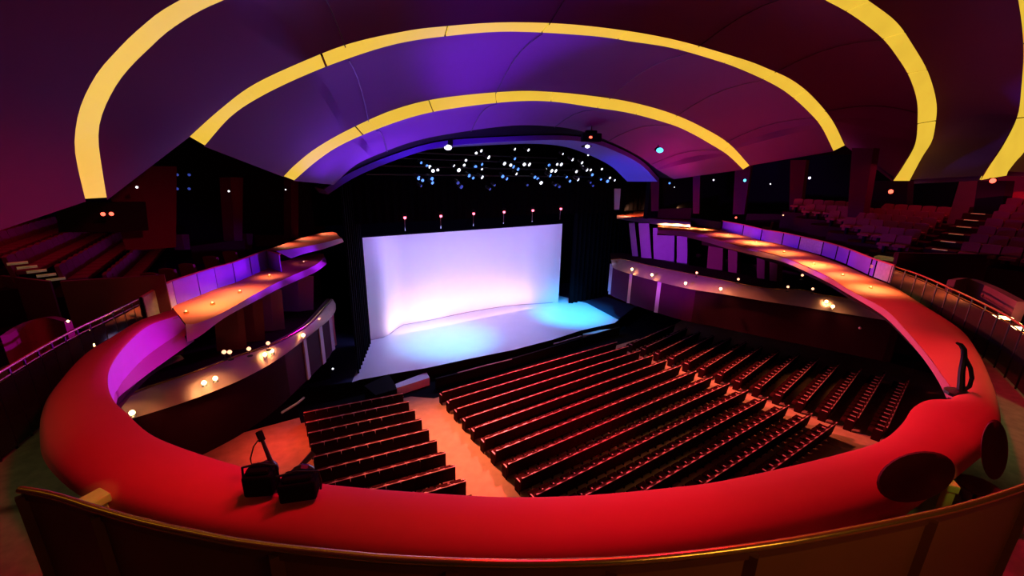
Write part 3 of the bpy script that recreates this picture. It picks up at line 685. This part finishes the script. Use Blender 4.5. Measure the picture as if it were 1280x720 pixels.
# far low rails between the columns
for px0, py0, px1, py1, D, lb in [(238, 308, 305, 299, 21.5, 'left'), (318, 294, 360, 294, 25, 'left nearer the stage'), (824, 261, 865, 260, 40.5, 'right nearer the stage'), (935, 267, 985, 268, 38, 'right')]:
    def at(px, py, D):
        d = ray(px, py); return CAM+d*(D/math.hypot(d.x, d.y))
    a = at(px0, py0, D); b = at(px1, py1, D)
    mb = MB(); q = [a, b]; mb.profile([q, shift(q, (0, .1, 0)), [V((p.x, p.y+.1, 9.3)) for p in q], [V((p.x, p.y, 9.3)) for p in q]])
    tag(origin(mb.build('box_wall', 'dkmaroon')), 'low dark maroon wall between the columns, '+lb, 'low wall')

# small indicator lights
def dot(px, py, D, m, label, r0=.07, n2=None, cat='light', group=None, name='indicator_light'):
    d = ray(px, py); p = CAM+d*(D/math.hypot(d.x, d.y))
    r = thing(name, label, cat, tuple(p), group)
    r0 *= .6
    xs_ = [0] if not n2 else [-n2/2, n2/2]
    for dx in xs_:
        mb = MB(); mb.ball((dx, 0, 0), r0, 8, 6); mb.build('bulb', m, r, smooth=True)
    u = d.normalized(); mb = MB(); mb.box(tuple(u*(r0+.05)), (r0*2.4, r0*2.4, r0*2.4), rz=math.atan2(u.y, u.x)); mb.build('housing', 'black', r)
dot(134, 267.5, 10.3, 'redsmall', 'red twin exit light under the big gold arch, left', .055, .11)
dot(1113.5, 239.5, 33, 'redsmall', 'red light on the black box under the big gold arch, right', .2)
dot(1241, 226, 33, 'redsmall', 'red light under the cut off gold arch at the right edge', .2)
dot(171, 234, 10.4, 'whitebulb', 'white light at the broad left column', .035)
dot(286, 239, 16.5, 'whitebulb', 'white light in the dark opening between the left columns', .05)
dot(1012, 222.5, 33, 'whitebulb', 'white light in the dark opening between the right columns', .13)
dot(963, 230, 36, 'whitebulb', 'faint white light behind the right columns', .07)
dot(931, 225.5, 34, 'cyan', 'pale blue light on the column under the smallest gold arch', .16)
dot(837, 229, 35, 'bluebulb', 'blue light in the dark right of the stage arch, upper', .12)
dot(843, 234, 35, 'whitebulb', 'whitish light in the dark right of the stage arch, lower', .06)
dot(892, 225, 36, 'whitebulb', 'whitish light between the two slim right columns', .1)
dot(229, 218.5, 17, 'dimblue', 'dim light strip in the left dark opening, upper', .07, .3)
dot(229, 236, 17, 'dimblue', 'dim light strip in the left dark opening, lower', .07, .3)
dot(357, 237, 21, 'whitebulb', 'faint light left of the slender left column', .05)
dot(85, 401.5, 12.0, 'bulb', 'small yellow light behind the left railing', .04)
dot(416, 461, 24, 'whitebulb', 'small white light at the foot of the left wall', .09)
dot(1075, 410, 27, 'greymetal', 'small grey fixture in the dark under the right balcony', .12)
dot(920, 272, 30.5, 'redsmall', 'reddish glow behind the right box front', .10)
dot(979, 269, 31, 'warmsmall', 'tiny yellow light right of the third red column, upper', .07)

# ceiling-hung stage fixtures
def fixture(px, py, D, w, h, lens, label, lp):
    d = ray(px, py); p = CAM+d*(D/math.hypot(d.x, d.y))
    r = thing('ceiling_fixture', label, 'stage lamp', tuple(p), rz=-.5)
    mb = MB(); mb.box((0, 0, 0), (w, .5, h)); mb.box((0, .1, h*.6), (w*.6, .3, h*.5)); mb.build('lamp_body', 'black', r, bevel=.05)
    mb = MB(); mb.box((0, .1, h*1.2), (.06, .06, h*1.2)); mb.build('hanger', 'blackgloss', r)
    mb = MB(); mb.ball((lp[0], -.25, lp[1]), lp[2], sc=(1.5, .6, 1)); mb.build('lens', lens, r, smooth=True)
fixture(559, 173, 24, .62, .75, 'whitebulb', 'black box fixture with a white lens at the left of the stage arch', (.05, -.48, .14))
fixture(739, 172, 27.5, 1.2, .5, 'redsmall', 'black box fixture with a red glint at the right of the stage arch', (-.1, 0, .07))
fixture(823, 186.5, 30, .35, .16, 'cyan', 'small fixture shining cyan under the purple ceiling, right', (0, -.08, .16))
fixture(733, 183, 26.5, .5, .1, 'whitebulb', 'flat white strip lamp on the lip of the stage arch', (0, -.02, .1))

# ================================================================== SIDE SEATING above the ring
side_src = []
def sideseat(x, y, z, rz, label, group):
    r = thing('balcony_seat', label, 'seat', (x, y, z), group, rz=rz)
    if not side_src:
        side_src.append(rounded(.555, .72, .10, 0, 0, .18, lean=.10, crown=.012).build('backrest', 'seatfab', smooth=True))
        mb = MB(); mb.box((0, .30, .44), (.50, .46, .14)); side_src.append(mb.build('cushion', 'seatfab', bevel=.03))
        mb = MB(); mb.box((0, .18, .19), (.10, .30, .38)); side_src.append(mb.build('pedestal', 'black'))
    for q in side_src: c = q.copy(); COL.objects.link(c); c.parent = r
def deck(name, poly_, z0, z1, m, label, cat='seating riser', group=None):
    mb = MB(); n = len(poly_); mb.v = [(x, y, z1) for x, y in poly_]+[(x, y, z0) for x, y in poly_]
    mb.f = [tuple(range(n)), tuple(range(n, 2*n))[::-1]]+[(i, (i+1) % n, n+(i+1) % n, n+i) for i in range(n)]
    tag(origin(mb.build(name, m)), label, cat, group)
for j in range(5):
    x = -3.7-.95*j; z = 9.15+.36*j
    deck('seating_riser', [(x-.55, 16.9), (x+.4, 16.9), (x+.4, 24.9), (x-.55, 24.9)], 8.2, z, 'dkmaroon', 'dark riser under the %s row of the left side balcony' % ORD[j], group='risers of the left side balcony')
    for i in range(14): sideseat(x, 17.2+.58*i, z, -PI/2, 'dark red balcony seat in the %s row of the left side, counted from the railing' % ORD[j], 'left side balcony seats, %s row' % ORD[j])
for j in range(6):
    x = 26.8+1.1*j; z = 9.75+.24*j; y0 = 5.9; ym = 4.2+(x-1.3-23)/.8
    deck('seating_riser', [(x-.4, y0-.1), (x+.7, y0-.1), (x+.7, ym+.3), (x-.4, ym)], 8.26, z, 'dkmaroon', 'dark riser under the %s row of the right side balcony, stage side of the steps' % ORD[j], group='risers of the right side balcony')
    for i in range(max(1, int((ym-y0-.2)/.6))): sideseat(x, y0+.35+.6*i, z, PI/2, 'dark red seat, %s row of the right side balcony, stage side of the lit steps' % ORD[j], 'right side balcony seats, %s row' % ORD[j])
for j in range(8):
    x = 26.8+1.1*j; z = 9.75+.30*j
    deck('seating_riser', [(x-.4, .2), (x+.7, .2), (x+.7, 4.3), (x-.4, 4.3)], 8.26, z, 'dkmaroon', 'dark riser under the %s row of the right side balcony, near side of the steps' % ORD[j], group='risers of the right side balcony')
    for i in range(6): sideseat(x, 4.0-.6*i, z, PI/2, 'dark red seat, %s row of the right side balcony, near side of the lit steps' % ORD[j], 'right side balcony near seats, %s row' % ORD[j])
# box seats just behind the parapets
for i, (px, py) in enumerate([(228, 338), (248, 333), (270, 327), (296, 318), (318, 312)]):
    p = atz(px, py, 9.95); sideseat(p.x-.85, p.y+.25, 9.0, -.6, ['red box seat behind the near end of the violet left parapet', 'second red box seat behind the left parapet', 'third red box seat behind the left parapet', 'fourth red box seat behind the left parapet', 'red box seat behind the far end of the left parapet'][i], 'seats behind the left parapet')
for i, (px, py) in enumerate([(1085, 314), (1066, 307), (1046, 301), (1024, 296), (1002, 290), (982, 286), (960, 281), (940, 276)]):
    p = atz(px, py, 9.95); sideseat(p.x+1.15, p.y-.85, 9.0, .85, 'red box seat behind the right parapet, %s from its near end' % ORD[i], 'seats behind the right parapet')
# lit steps
st = thing('aisle_steps', 'aisle steps with pale lit edges climbing between the right balcony seats', 'steps', (28, 5.0, 8.3), world=True)
for j in range(8):
    x = 26.3+1.1*j; z = 9.85+.29*j
    mb = MB(); mb.box((x+.3, 5.0, z-.7), (1.15, 1.1, 1.4)); mb.build('tread', 'dkmaroon', st)
    mb = MB(); mb.box((x-.25, 5.0, z+.015), (.20, .5, .03)); mb.build('nosing', 'steplight', st)
st = thing('aisle_steps', 'pale lit steps beside the grey panel of the right railing', 'steps', (22.5, 5.6, 8.3), world=True)
for j in range(3):
    p = atz(1112, 325-6*j, 9.75+.0*j)
    mb = MB(); mb.box((p.x+.2*j, p.y+.1, 9.4+.16*j), (.9, .8, .14)); mb.build('tread', 'steplight', st)
st = thing('aisle_steps', 'pale lit steps beside the grey panel of the left railing', 'steps', (-3, 14, 8.3), world=True)
for j in range(4):
    p = atz(184, 366-6*j, 9.7)
    mb = MB(); mb.box((p.x-.1*j, p.y, 9.35+.12*j), (.35, .25, .05)); mb.build('tread', 'steplight', st)
st = thing('aisle_steps', 'dim lit steps climbing at the left edge of the photo', 'steps', (-4, 12, 9), world=True)
for j in range(5):
    d = ray(70-12*j, 349-5*j); p = CAM+d*(17.5/math.hypot(d.x, d.y))
    mb = MB(); mb.box(tuple(p), (.38, .16, .05), rz=.3); mb.build('tread', 'steplight', st)
# partition walls in front of the side seats
def lowwall(pts, z0, z1, label, m='maroon', th=.12):
    mb = MB(); q = [V((x, y, z1)) for x, y in pts]
    mb.profile([q, shift(q, (0, th, 0)), [V((p.x, p.y+th, z0)) for p in q], [V((p.x, p.y, z0)) for p in q]])
    tag(origin(mb.build('low_wall', m)), label, 'low wall')
def pz(px, py, z): p = atz(px, py, z); return (p.x, p.y)
lowwall([pz(75, 352, 10.2), pz(205, 344, 10.2)], 8.8, 10.2, 'maroon wall front behind the left railing, beside the small lit steps')
lowwall([(-8.8, 13.0), pz(2, 345, 10.2), pz(62, 352, 10.2)], 8.3, 10.2, 'dark maroon wall front at the left edge of the photo')
lowwall([pz(1124, 316, 10.3), pz(1238, 318, 10.3), pz(1290, 320, 10.3)], 8.3, 10.3, 'long maroon wall front behind the right railing', m='column')
# curved seat backs by the railing at both edges
for nm, pts, lab in [('padded_backrest', [(0, 420), (25, 405), (55, 397), (80, 402)], 'curved red padded backrest behind the left railing'), ('padded_backrest', [(1195, 350), (1215, 348), (1245, 358), (1285, 378)], 'curved red padded backrest behind the right railing')]:
    P = catmull([atz(px, py, 10.0) for px, py in pts], 6)
    mb = MB(); mb.profile([P, shift(P, (.06, .2, -.04)), [V((p.x+.06, p.y+.25, 8.3)) for p in P], [V((p.x, p.y, 8.3)) for p in P]]); tag(origin(mb.build(nm, 'maroon', smooth=True)), lab, 'bench back')

# ================================================================== RAILINGS beyond the ring
def railing(pts, z, label, side):
    P = catmull([atz(px, py, z) for px, py in pts], 6)
    r = thing('glass_railing', label, 'railing', (P[0].x, P[0].y, 8.3), world=True)
    mb = MB(); mb.tube(P, .028, 8); mb.build('top_rail', 'brass', r, smooth=True)
    Q = shift(P, (0, 0, -.14)); mb = MB(); mb.tube(Q, .016, 6); mb.build('middle_rail', 'brass', r, smooth=True)
    R_ = resample(P, 2*len(pts)+3)
    for a, b in zip(R_, R_[1:]):
        a2 = a.lerp(b, .04); b2 = a.lerp(b, .96); q = [a2, b2]
        mb = MB(); mb.profile([shift(q, (0, 0, -.18)), shift(q, (.02, 0, -.18)), [V((p.x+.02, p.y, 8.35)) for p in q], [V((p.x, p.y, 8.35)) for p in q]]); mb.build('glass_panel', 'glass', r)
    for a in R_:
        mb = MB(); mb.tube([V((a.x, a.y, 8.3)), a], .022, 6); mb.build('post', 'blackgloss', r)
railing([(-60, 500), (0, 465), (60, 430), (100, 409), (130, 395), (175, 373)], 9.73, 'dark glass railing with a glinting brass rail beyond the red ledge, left', -1)
railing([(1119, 333), (1150, 344), (1185, 359), (1244, 387), (1280, 409), (1330, 445)], 9.73, 'dark glass railing with a glinting brass rail beyond the red ledge, right', 1)
for px, py, lb, side in [(110, 430, 'left, behind the red ledge', 1), (1253, 397, 'right, the left one of two', 2), (1278, 411, 'right, at the edge of the photo', 2)]:
    p = atz(px, py, 9.2 if side == 1 else 9.5); r = thing('rail_lamp', 'glowing yellow lamp at the railing, '+lb, 'lamp', tuple(p))
    mb = MB(); mb.box((0, 0, 0), (.12, .4, .06), rz=.5); mb.build('light_strip', 'bulb', r); mb = MB(); mb.box((0, 0, -.06), (.14, .44, .06), rz=.5); mb.build('housing', 'brass', r)
    light('POINT', p+V((0, 0, .3)), 3, (1, .55, .2), size=.05)

# walkway floor behind the ledge
inn = [V((p.x, p.y, 8.3)) for p in lerpc(O, I, .6)]
outp = []
for a, b in zip(O, I):
    v = a-b; v.z = 0; v.normalize(); outp.append(V((a.x, a.y, 8.3))+v*4.2)
outp = [V((min(max(p.x, -8.8), 45), max(p.y, -7.5), 8.3)) for p in outp]
mb = MB(); mb.grid([inn, outp]); mb.grid([shift(inn, (0, 0, -.2)), shift(outp, (0, 0, -.2))]); struct(mb.build('floor_walkway', 'walk'))
mb = MB(); q = [B[0]]+B; inn2 = [V((p.x, p.y, 8.8)) for p in B]; out2 = [V((-8.8, p.y+.5, 8.8)) for p in B]
mb.grid([inn2, out2]); mb.grid([shift(inn2, (0, 0, -.3)), shift(out2, (0, 0, -.3))]); struct(mb.build('floor_left_boxes', 'dkmaroon'))
mb = MB(); mb.box((0, 0, 0), (20, 14, .3)); struct(mb.build('floor_right_boxes', 'dkmaroon', loc=(40.5, 12, 8.1)))
mb = MB(); mb.box((0, 0, 0), (5, 12, .2)); struct(mb.build('floor_left_rear', 'walk', loc=(-6.4, 8, 8.18)))
# low terrace where the viewer stands
mb = MB(); mb.box((0, 0, 0), (14, 6, .3)); struct(mb.build('floor_terrace', 'walk', loc=(5, -4.2, 9.3)))

# ================================================================== NEAR BARRIER with brass rail
bp = [(25, 612), (57, 617.5), (85, 625), (120, 636.5), (175, 652), (237, 666), (320, 681), (445, 695), (520, 700.5), (640, 704.5), (765, 701.5), (865, 693), (960, 681), (1035, 668.5), (1135, 649), (1210, 631.5), (1280, 609), (1340, 585)]
P = catmull([atz(px, py, 10.7) for px, py in bp], 5)
br = thing('panelled_barrier', 'curved brown panelled barrier with a brass handrail along the bottom of the photo', 'barrier', (1.5, 2, 9.5), world=True)
mb = MB(); mb.tube(P, .028, 10); mb.build('handrail', 'brass', br, smooth=True)
CTR = V((0, 0, 0))
def inw(p, d): v = V((-p.x, -p.y, 0)).normalized(); return p+v*d
mb = MB(); mb.profile([[inw(p, -.03)+V((0, 0, -.025)) for p in P], [inw(p, .03)+V((0, 0, -.025)) for p in P], [inw(p, .03)+V((0, 0, -.09)) for p in P], [inw(p, -.03)+V((0, 0, -.09)) for p in P]]); mb.build('top_frame', 'wood', br, smooth=True)
postpx = [27, 122, 345, 560, 760, 945, 1170, 1290]
def idx_of(px):
    best = 0; bd = 1e9
    for i, p in enumerate(P):
        q = proj(p)
        if q and abs(q[0]-px) < bd: bd = abs(q[0]-px); best = i
    return best
ids = [idx_of(px) for px in postpx]
for i in ids:
    p = inw(P[i], .02); mb = MB(); mb.box((p.x, p.y, 9.95), (.05, .085, 1.4), rz=math.atan2(p.y, p.x)); mb.build('post', 'wood', br)
for k, (a, b) in enumerate(zip(ids, ids[1:])):
    if b-a < 1: continue
    q = [inw(p, -.01) for p in P[a:b+1]]
    mb = MB(); mb.profile([shift(q, (0, 0, -.09)), [inw(p, .015)+V((0, 0, -.09)) for p in q], [V((inw(p, .015).x, inw(p, .015).y, 9.3)) for p in q], [V((p.x, p.y, 9.3)) for p in q]]); mb.build('panel', 'brown', br, smooth=True)

# ================================================================== THINGS ON THE LEDGE
# pair of black lamps on the left rear of the ledge
def ledge_lamp(px, py, w, h, label, rz):
    p = atz(px, py, 9.56)
    r = thing('ledge_lamp', label, 'stage lamp', tuple(p), 'black lamp pair on the red ledge', rz=rz)
    mb = MB(); mb.box((0, 0, h*.42), (w, .24, h*.84)); mb.box((0, 0, h*.9), (w*.8, .18, h*.2)); mb.build('lamp_body', 'black', r, bevel=.04)
    mb = MB(); mb.lathe([(w*.36, 0), (w*.40, .05), (w*.34, .1)], mtx=Matrix.Translation(V((0, .12, h*.45))) @ Matrix.Rotation(-PI/2, 4, 'X')); mb.build('lens_hood', 'blackgloss', r)
    mb = MB(); mb.tube([(w*.56, 0, .05), (w*.6, 0, h*.5), (w*.56, 0, h*1.0), (0, 0, h*1.12), (-w*.56, 0, h*1.0), (-w*.6, 0, h*.5), (-w*.56, 0, .05)], .014, 6); mb.build('yoke', 'blackgloss', r)
    return p
pl = ledge_lamp(329, 613, .33, .34, 'black lamp on the red ledge, left one of the pair, with a raised arm', -.45)
pr = ledge_lamp(376, 619, .40, .30, 'black lamp on the red ledge, right one of the pair, beside the seats view', -.35)
q = CAM+(atz(353, 596, 9.7)-CAM)
r = thing('support_arm', 'thin black arm standing up between the two ledge lamps', 'stand', tuple(atz(353, 612, 9.56)))
b0 = V(r.location); e1 = CAM+ray(326, 546)*((b0-CAM).length*1.02/ray(326, 546).length)-b0
mb = MB(); mb.tube([(0, 0, 0), tuple(e1*.35), tuple(e1)], [.028, .028, .02], 8); mb.build('arm', 'blackgloss', r)
e2 = CAM+ray(313, 573)*((b0-CAM).length/ray(313, 573).length)-b0
mb = MB(); mb.tube([tuple(e1), tuple(e1.lerp(e2, .5)+V((-.02, 0, .02))), tuple(e2), tuple(e2+V((0, 0, -.25)))], .009, 6); mb.build('cable', 'blackgloss', r)
mb = MB(); d = e1.normalized(); mb.tube([tuple(e1-d*.05), tuple(e1+d*.07)], .04, 8); mb.build('head', 'black', r)
e3 = CAM+ray(392, 566)*((b0-CAM).length/ray(392, 566).length)-b0
mb = MB(); mb.tube([(0, 0, .05), tuple(e3)], [.02, .04], 8); mb.build('side_arm', 'blackgloss', r)

# bent dark stand on the right of the ledge
b0 = atz(1199, 492, 9.3)
r = thing('cable_stand', 'dark bent cable stand on the red ledge at the right', 'stand', tuple(b0))
D0 = (b0-CAM).length
def rel(px, py, k=1.0): d = ray(px, py); return tuple(CAM+d*(D0*k/d.length)-b0)
mb = MB(); mb.tube([rel(x, y) for x, y in [(1199, 502), (1201, 485), (1202, 465), (1205, 448), (1205, 437), (1201, 431), (1195, 428)]], [.06, .06, .055, .05, .045, .04, .02], 8); mb.build('post', 'blackgloss', r, smooth=True)
mb = MB(); mb.tube([rel(x, y) for x, y in [(1203, 489), (1212, 483), (1215, 472), (1213, 460), (1207, 448)]], .035, 8); mb.build('cable', 'blackgloss', r, smooth=True)
mb = MB(); mb.lathe([(.22, -.03), (.22, .03), (.06, .08)]); mb.build('base', 'blackgloss', r)

# round-backed chairs against the outside of the ledge
for px, py, w, h, tilt, lb, D in [(1145, 596, 76, 44, .35, 'dark round chair back leaning on the red ledge, right foreground', None), (1243, 562, 24, 50, 0, 'dark round chair back behind the outer right end of the red ledge', None)]:
    p = atz(px, py, 9.68 if w > 50 else 9.45); Dd = (p-CAM).length
    r = thing('round_chair', lb, 'chair', (p.x, p.y, 8.3), 'round backed chairs outside the ledge')
    b0 = V((p.x, p.y, 8.3))
    mb = MB(); n = 28; cu = RW @ V((1, 0, 0)); cv = V((0, 0, 1)); fwd = (p-CAM); fwd.z = 0; fwd.normalize()
    a = w/2*Dd/F*.92; c = h/2*Dd/F*.95
    up = RW @ V((0, 1, 0))
    ring_ = []
    for lay, (s, dd) in enumerate([(.0, -.03), (.6, -.03), (.93, -.01), (1, .03), (.95, .08), (.6, .1), (0.0, .1)]):
        row = []
        for k in range(n):
            t = 2*PI*k/n; x = math.cos(t)*a*s; y = math.sin(t)*c*s
            xr = x*math.cos(tilt)-y*math.sin(tilt); yr = x*math.sin(tilt)*.8+y*math.cos(tilt)
            row.append(p-b0+cu*xr+up*yr+(p-CAM).normalized()*dd)
        ring_.append(row)
    mb.grid(ring_, closeu=True); mb.build('backrest', 'hatch', r, smooth=True)
    mb = MB(); mb.lathe([(.24, .45), (.26, .5), (.2, .53)]); mb.build('seat', 'hatch', r)
    mb = MB(); mb.lathe([(.2, 0), (.2, .03), (.03, .06), (.03, .46)]); mb.build('pedestal', 'blackgloss', r)

# yellow blocks standing in for the lit walkway floor between barrier and ledge
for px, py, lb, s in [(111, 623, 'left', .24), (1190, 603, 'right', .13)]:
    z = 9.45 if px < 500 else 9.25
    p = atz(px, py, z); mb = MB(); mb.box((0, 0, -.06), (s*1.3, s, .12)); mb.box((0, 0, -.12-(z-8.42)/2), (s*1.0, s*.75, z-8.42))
    o = mb.build('lit_floor_block', mat('painted_floor_glow_'+lb, (.50, .60, .12), .7, noise=.15, scale=6), bevel=.02, loc=tuple(p)); o.rotation_euler.z = .6
    tag(o, 'yellow block in place of lit walkway floor between barrier and red ledge, '+lb, 'post')

# remove seat prototypes
for o in seat_src+side_src: bpy.data.objects.remove(o)
for o in list(COL.objects):
    if '_world' in o.keys(): del o['_world']

# ================================================================== LIGHTING
W = bpy.data.worlds.new('world'); SC.world = W; W.use_nodes = True
W.node_tree.nodes['Background'].inputs[0].default_value = (.5, .02, .10, 1); W.node_tree.nodes['Background'].inputs[1].default_value = .003
# cyclorama
light('AREA', (15.5, 29.5, 1.1), 360, (1, .58, .62), target=(15.5, 31.6, 4.0), size=13, sizey=.3, name='cyc_foot')
light('AREA', (16, 27.8, 9.6), 380, (.40, .24, 1), target=(16, 31, 4.5), size=17, sizey=.4, name='cyc_top')
# stage
light('AREA', (15, 26.5, 9.5), 560, (.36, .42, 1), target=(15, 27, 0), size=12, sizey=1, name='stage_wash')
light('SPOT', (12, 23.6, 12.5), 9000, (.10, .62, 1), target=(12.0, 27, .9), spot=46, blend=1, name='cyan_left')
light('SPOT', (22, 24, 12.5), 20000, (.0, .42, 1), target=(24.3, 26.8, .9), spot=44, blend=1, name='cyan_right')
# house: warm red light from the front-of-house over the seats
light('SPOT', (15, 24.0, 9.6), 30000, (1, .13, .13), target=(15, 10, .5), spot=100, blend=.9, size=.5, name='house_front')
light('SPOT', (7.5, 19.5, 13.6), 17000, (1, .30, .14), target=(6.8, 16, 0), spot=50, blend=1, size=.4, name='house_left')
light('SPOT', (22, 19.5, 14.4), 14000, (1, .26, .13), target=(24.5, 11.5, 0), spot=50, blend=1, size=.4, name='house_right')
light('SPOT', (13, 2.5, 8.4), 4200, (1, .0, .03), target=(13, 18.5, .6), spot=42, blend=1, size=.5, name='house_rear_red')  # unseen spot added to redden the backs of the front rows
light('SPOT', (0, 20.6, 2.7), 420, (1, .10, .05), target=(0, 20.6, 0), spot=140, blend=1, size=.3, name='house_corner')  # unseen lamp added under the lower balcony for the corner floor
# red light on the ledge
for loc, tg, e, sp_ in [((1.5, 5, 15.5), (-1.5, 8.5, 9.5), 1100, 75), ((3.5, 4.5, 16), (1.5, 3.2, 9.5), 900, 75), ((8, 5, 17), (6, 1.4, 9.5), 1700, 75), ((16, 6, 18), (12.5, 1.4, 9.5), 2600, 60), ((20, 8, 18), (18.5, 4.3, 9.2), 1500, 28)]:
    light('SPOT', loc, e, (1, .001, .07), target=tg, spot=sp_, blend=.8, size=.4, name='ledge_red')
# violet across the house onto the side faces
light('SPOT', (9, 12, 8.6), 5500, (.62, .0, 1), target=(-2.6, 11.2, 9.0), spot=26, blend=.7, size=.3, name='violet_left')
for _px, _py in ((225, 352), (262, 341), (300, 329), (335, 318)):  # bodiless spots added in mid-air to tint the left box front
    _p = atz(_px, _py, 9.5); light('SPOT', _p+V((4.0, -1.8, .25)), 380, (.28, .02, 1), target=_p, spot=50, blend=.8, size=.1, name='violet_parapet_left')
light('SPOT', (10, 15, 8.0), 14000, (.50, .04, .9), target=(28.5, 19, 8), spot=34, blend=.7, size=.4, name='violet_right')
# uplight on ceiling shells, from unseen lamps put in below them
light('AREA', (9.5, 20.6, 12.6), 650, (.20, .02, 1), target=(9.5, 16.5, 17), size=9, sizey=.6, name='ceiling_blue')
light('AREA', (3.8, 17.5, 12.2), 110, (.20, .03, 1), target=(5.5, 17, 16), size=2, sizey=2, name='ceiling_blue_left')
light('SPOT', (9, 19, 10.5), 7500, (.22, .02, 1), target=(8.5, 13.0, 17), spot=52, blend=1, size=.5, name='ceiling_violet')
light('SPOT', (27, 17, 11), 6000, (.12, .08, 1), target=(33, 9.5, 14.5), spot=18, blend=1, size=.3, name='ceiling_blue_patch')
light('AREA', (25.5, 19.3, 12.4), 150, (.9, .01, .28), target=(25.5, 18.5, 16), size=5, sizey=.6, name='ceiling_magenta')
light('AREA', (27, 15, 11.2), 220, (.8, .01, .12), target=(27, 12, 17), size=8, sizey=3, name='ceiling_red')
light('AREA', (1, 6, 11.4), 22, (.8, .01, .15), target=(1, 6, 17), size=4, sizey=4, name='ceiling_red_left')

# unseen fill lights added: warm behind the viewer, and over the walkways
light('AREA', (3.0, -1.8, 12.6), 26, (1, .50, .14), target=(2.2, 1.4, 10.6), size=2.0, sizey=.4, name='viewer_warm')
light('SPOT', (13, -1.5, 13), 260, (.8, .75, .35), target=(13.5, .2, 8.3), spot=80, blend=1, size=.3, name='walkway_right')
light('SPOT', (-4.5, 6.5, 12), 70, (.8, .75, .35), target=(-4.4, 8.5, 8.3), spot=80, blend=1, size=.3, name='walkway_left')
light('SPOT', (15, 23.2, 9), 5000, (.08, .08, 1), target=(26.8, 22.8, 13.4), spot=32, blend=.8, size=.3, name='arch_blue')
light('SPOT', (12, 19, 10), 1500, (.35, .15, 1), target=(6, 21.8, 14), spot=40, blend=.8, size=.3, name='arch_violet')
for _px, _py in ((925, 286), (965, 293), (1005, 302), (1045, 314), (1085, 328)):  # floating spots put in to turn the right box front violet
    _p = atz(_px, _py, 9.5); light('SPOT', _p+V((-4.2, 2.6, .2)), 520, (.28, .02, 1), target=_p, spot=50, blend=.8, size=.1, name='parapet_violet')

light('AREA', (-5, 18.5, 13), 40, (.9, .02, .12), target=(-5, 18.5, 9), size=3, sizey=6, name='side_red_left')  # unseen red fills added over the side seats
light('AREA', (31, 6, 14), 170, (.9, .02, .12), target=(30, 6, 9), size=6, sizey=6, name='side_red_right')
light('AREA', (34, 5, 12.2), 110, (.9, .01, .10), target=(35, 6, 16), size=4, sizey=3, name='ceiling_red_right')  # unseen fill added to redden the right ceiling shell

light('SPOT', (9, 22, 8.2), 2600, (.40, .0, .9), target=(1.6, 20.3, 7.6), spot=36, blend=.8, size=.3, name='violet_partitions')
_p = atz(111, 621, 9.45); light('SPOT', _p+V((.9, -1.2, 1.9)), 38, (.75, 1, .22), target=_p, spot=14, blend=.7, size=.03, name='added_block_spot')  # narrow added spot yellows the block that stands in for lit floor
_p = atz(1190, 601, 9.25); light('SPOT', _p+V((-.6, -1.3, 1.9)), 25, (.75, 1, .22), target=_p, spot=14, blend=.7, size=.03, name='added_block_spot')

light('SPOT', (36.5, 4, 12.5), 900, (.9, .01, .14), target=(45.8, 4, 12), spot=80, blend=.8, size=.3, name='wall_red_right')  # unseen spot put in to redden the near right wall

vs = SC.view_settings; vs.view_transform = 'Standard'; vs.look = 'None'; vs.exposure = 0; vs.gamma = 1; vs.use_curve_mapping = False
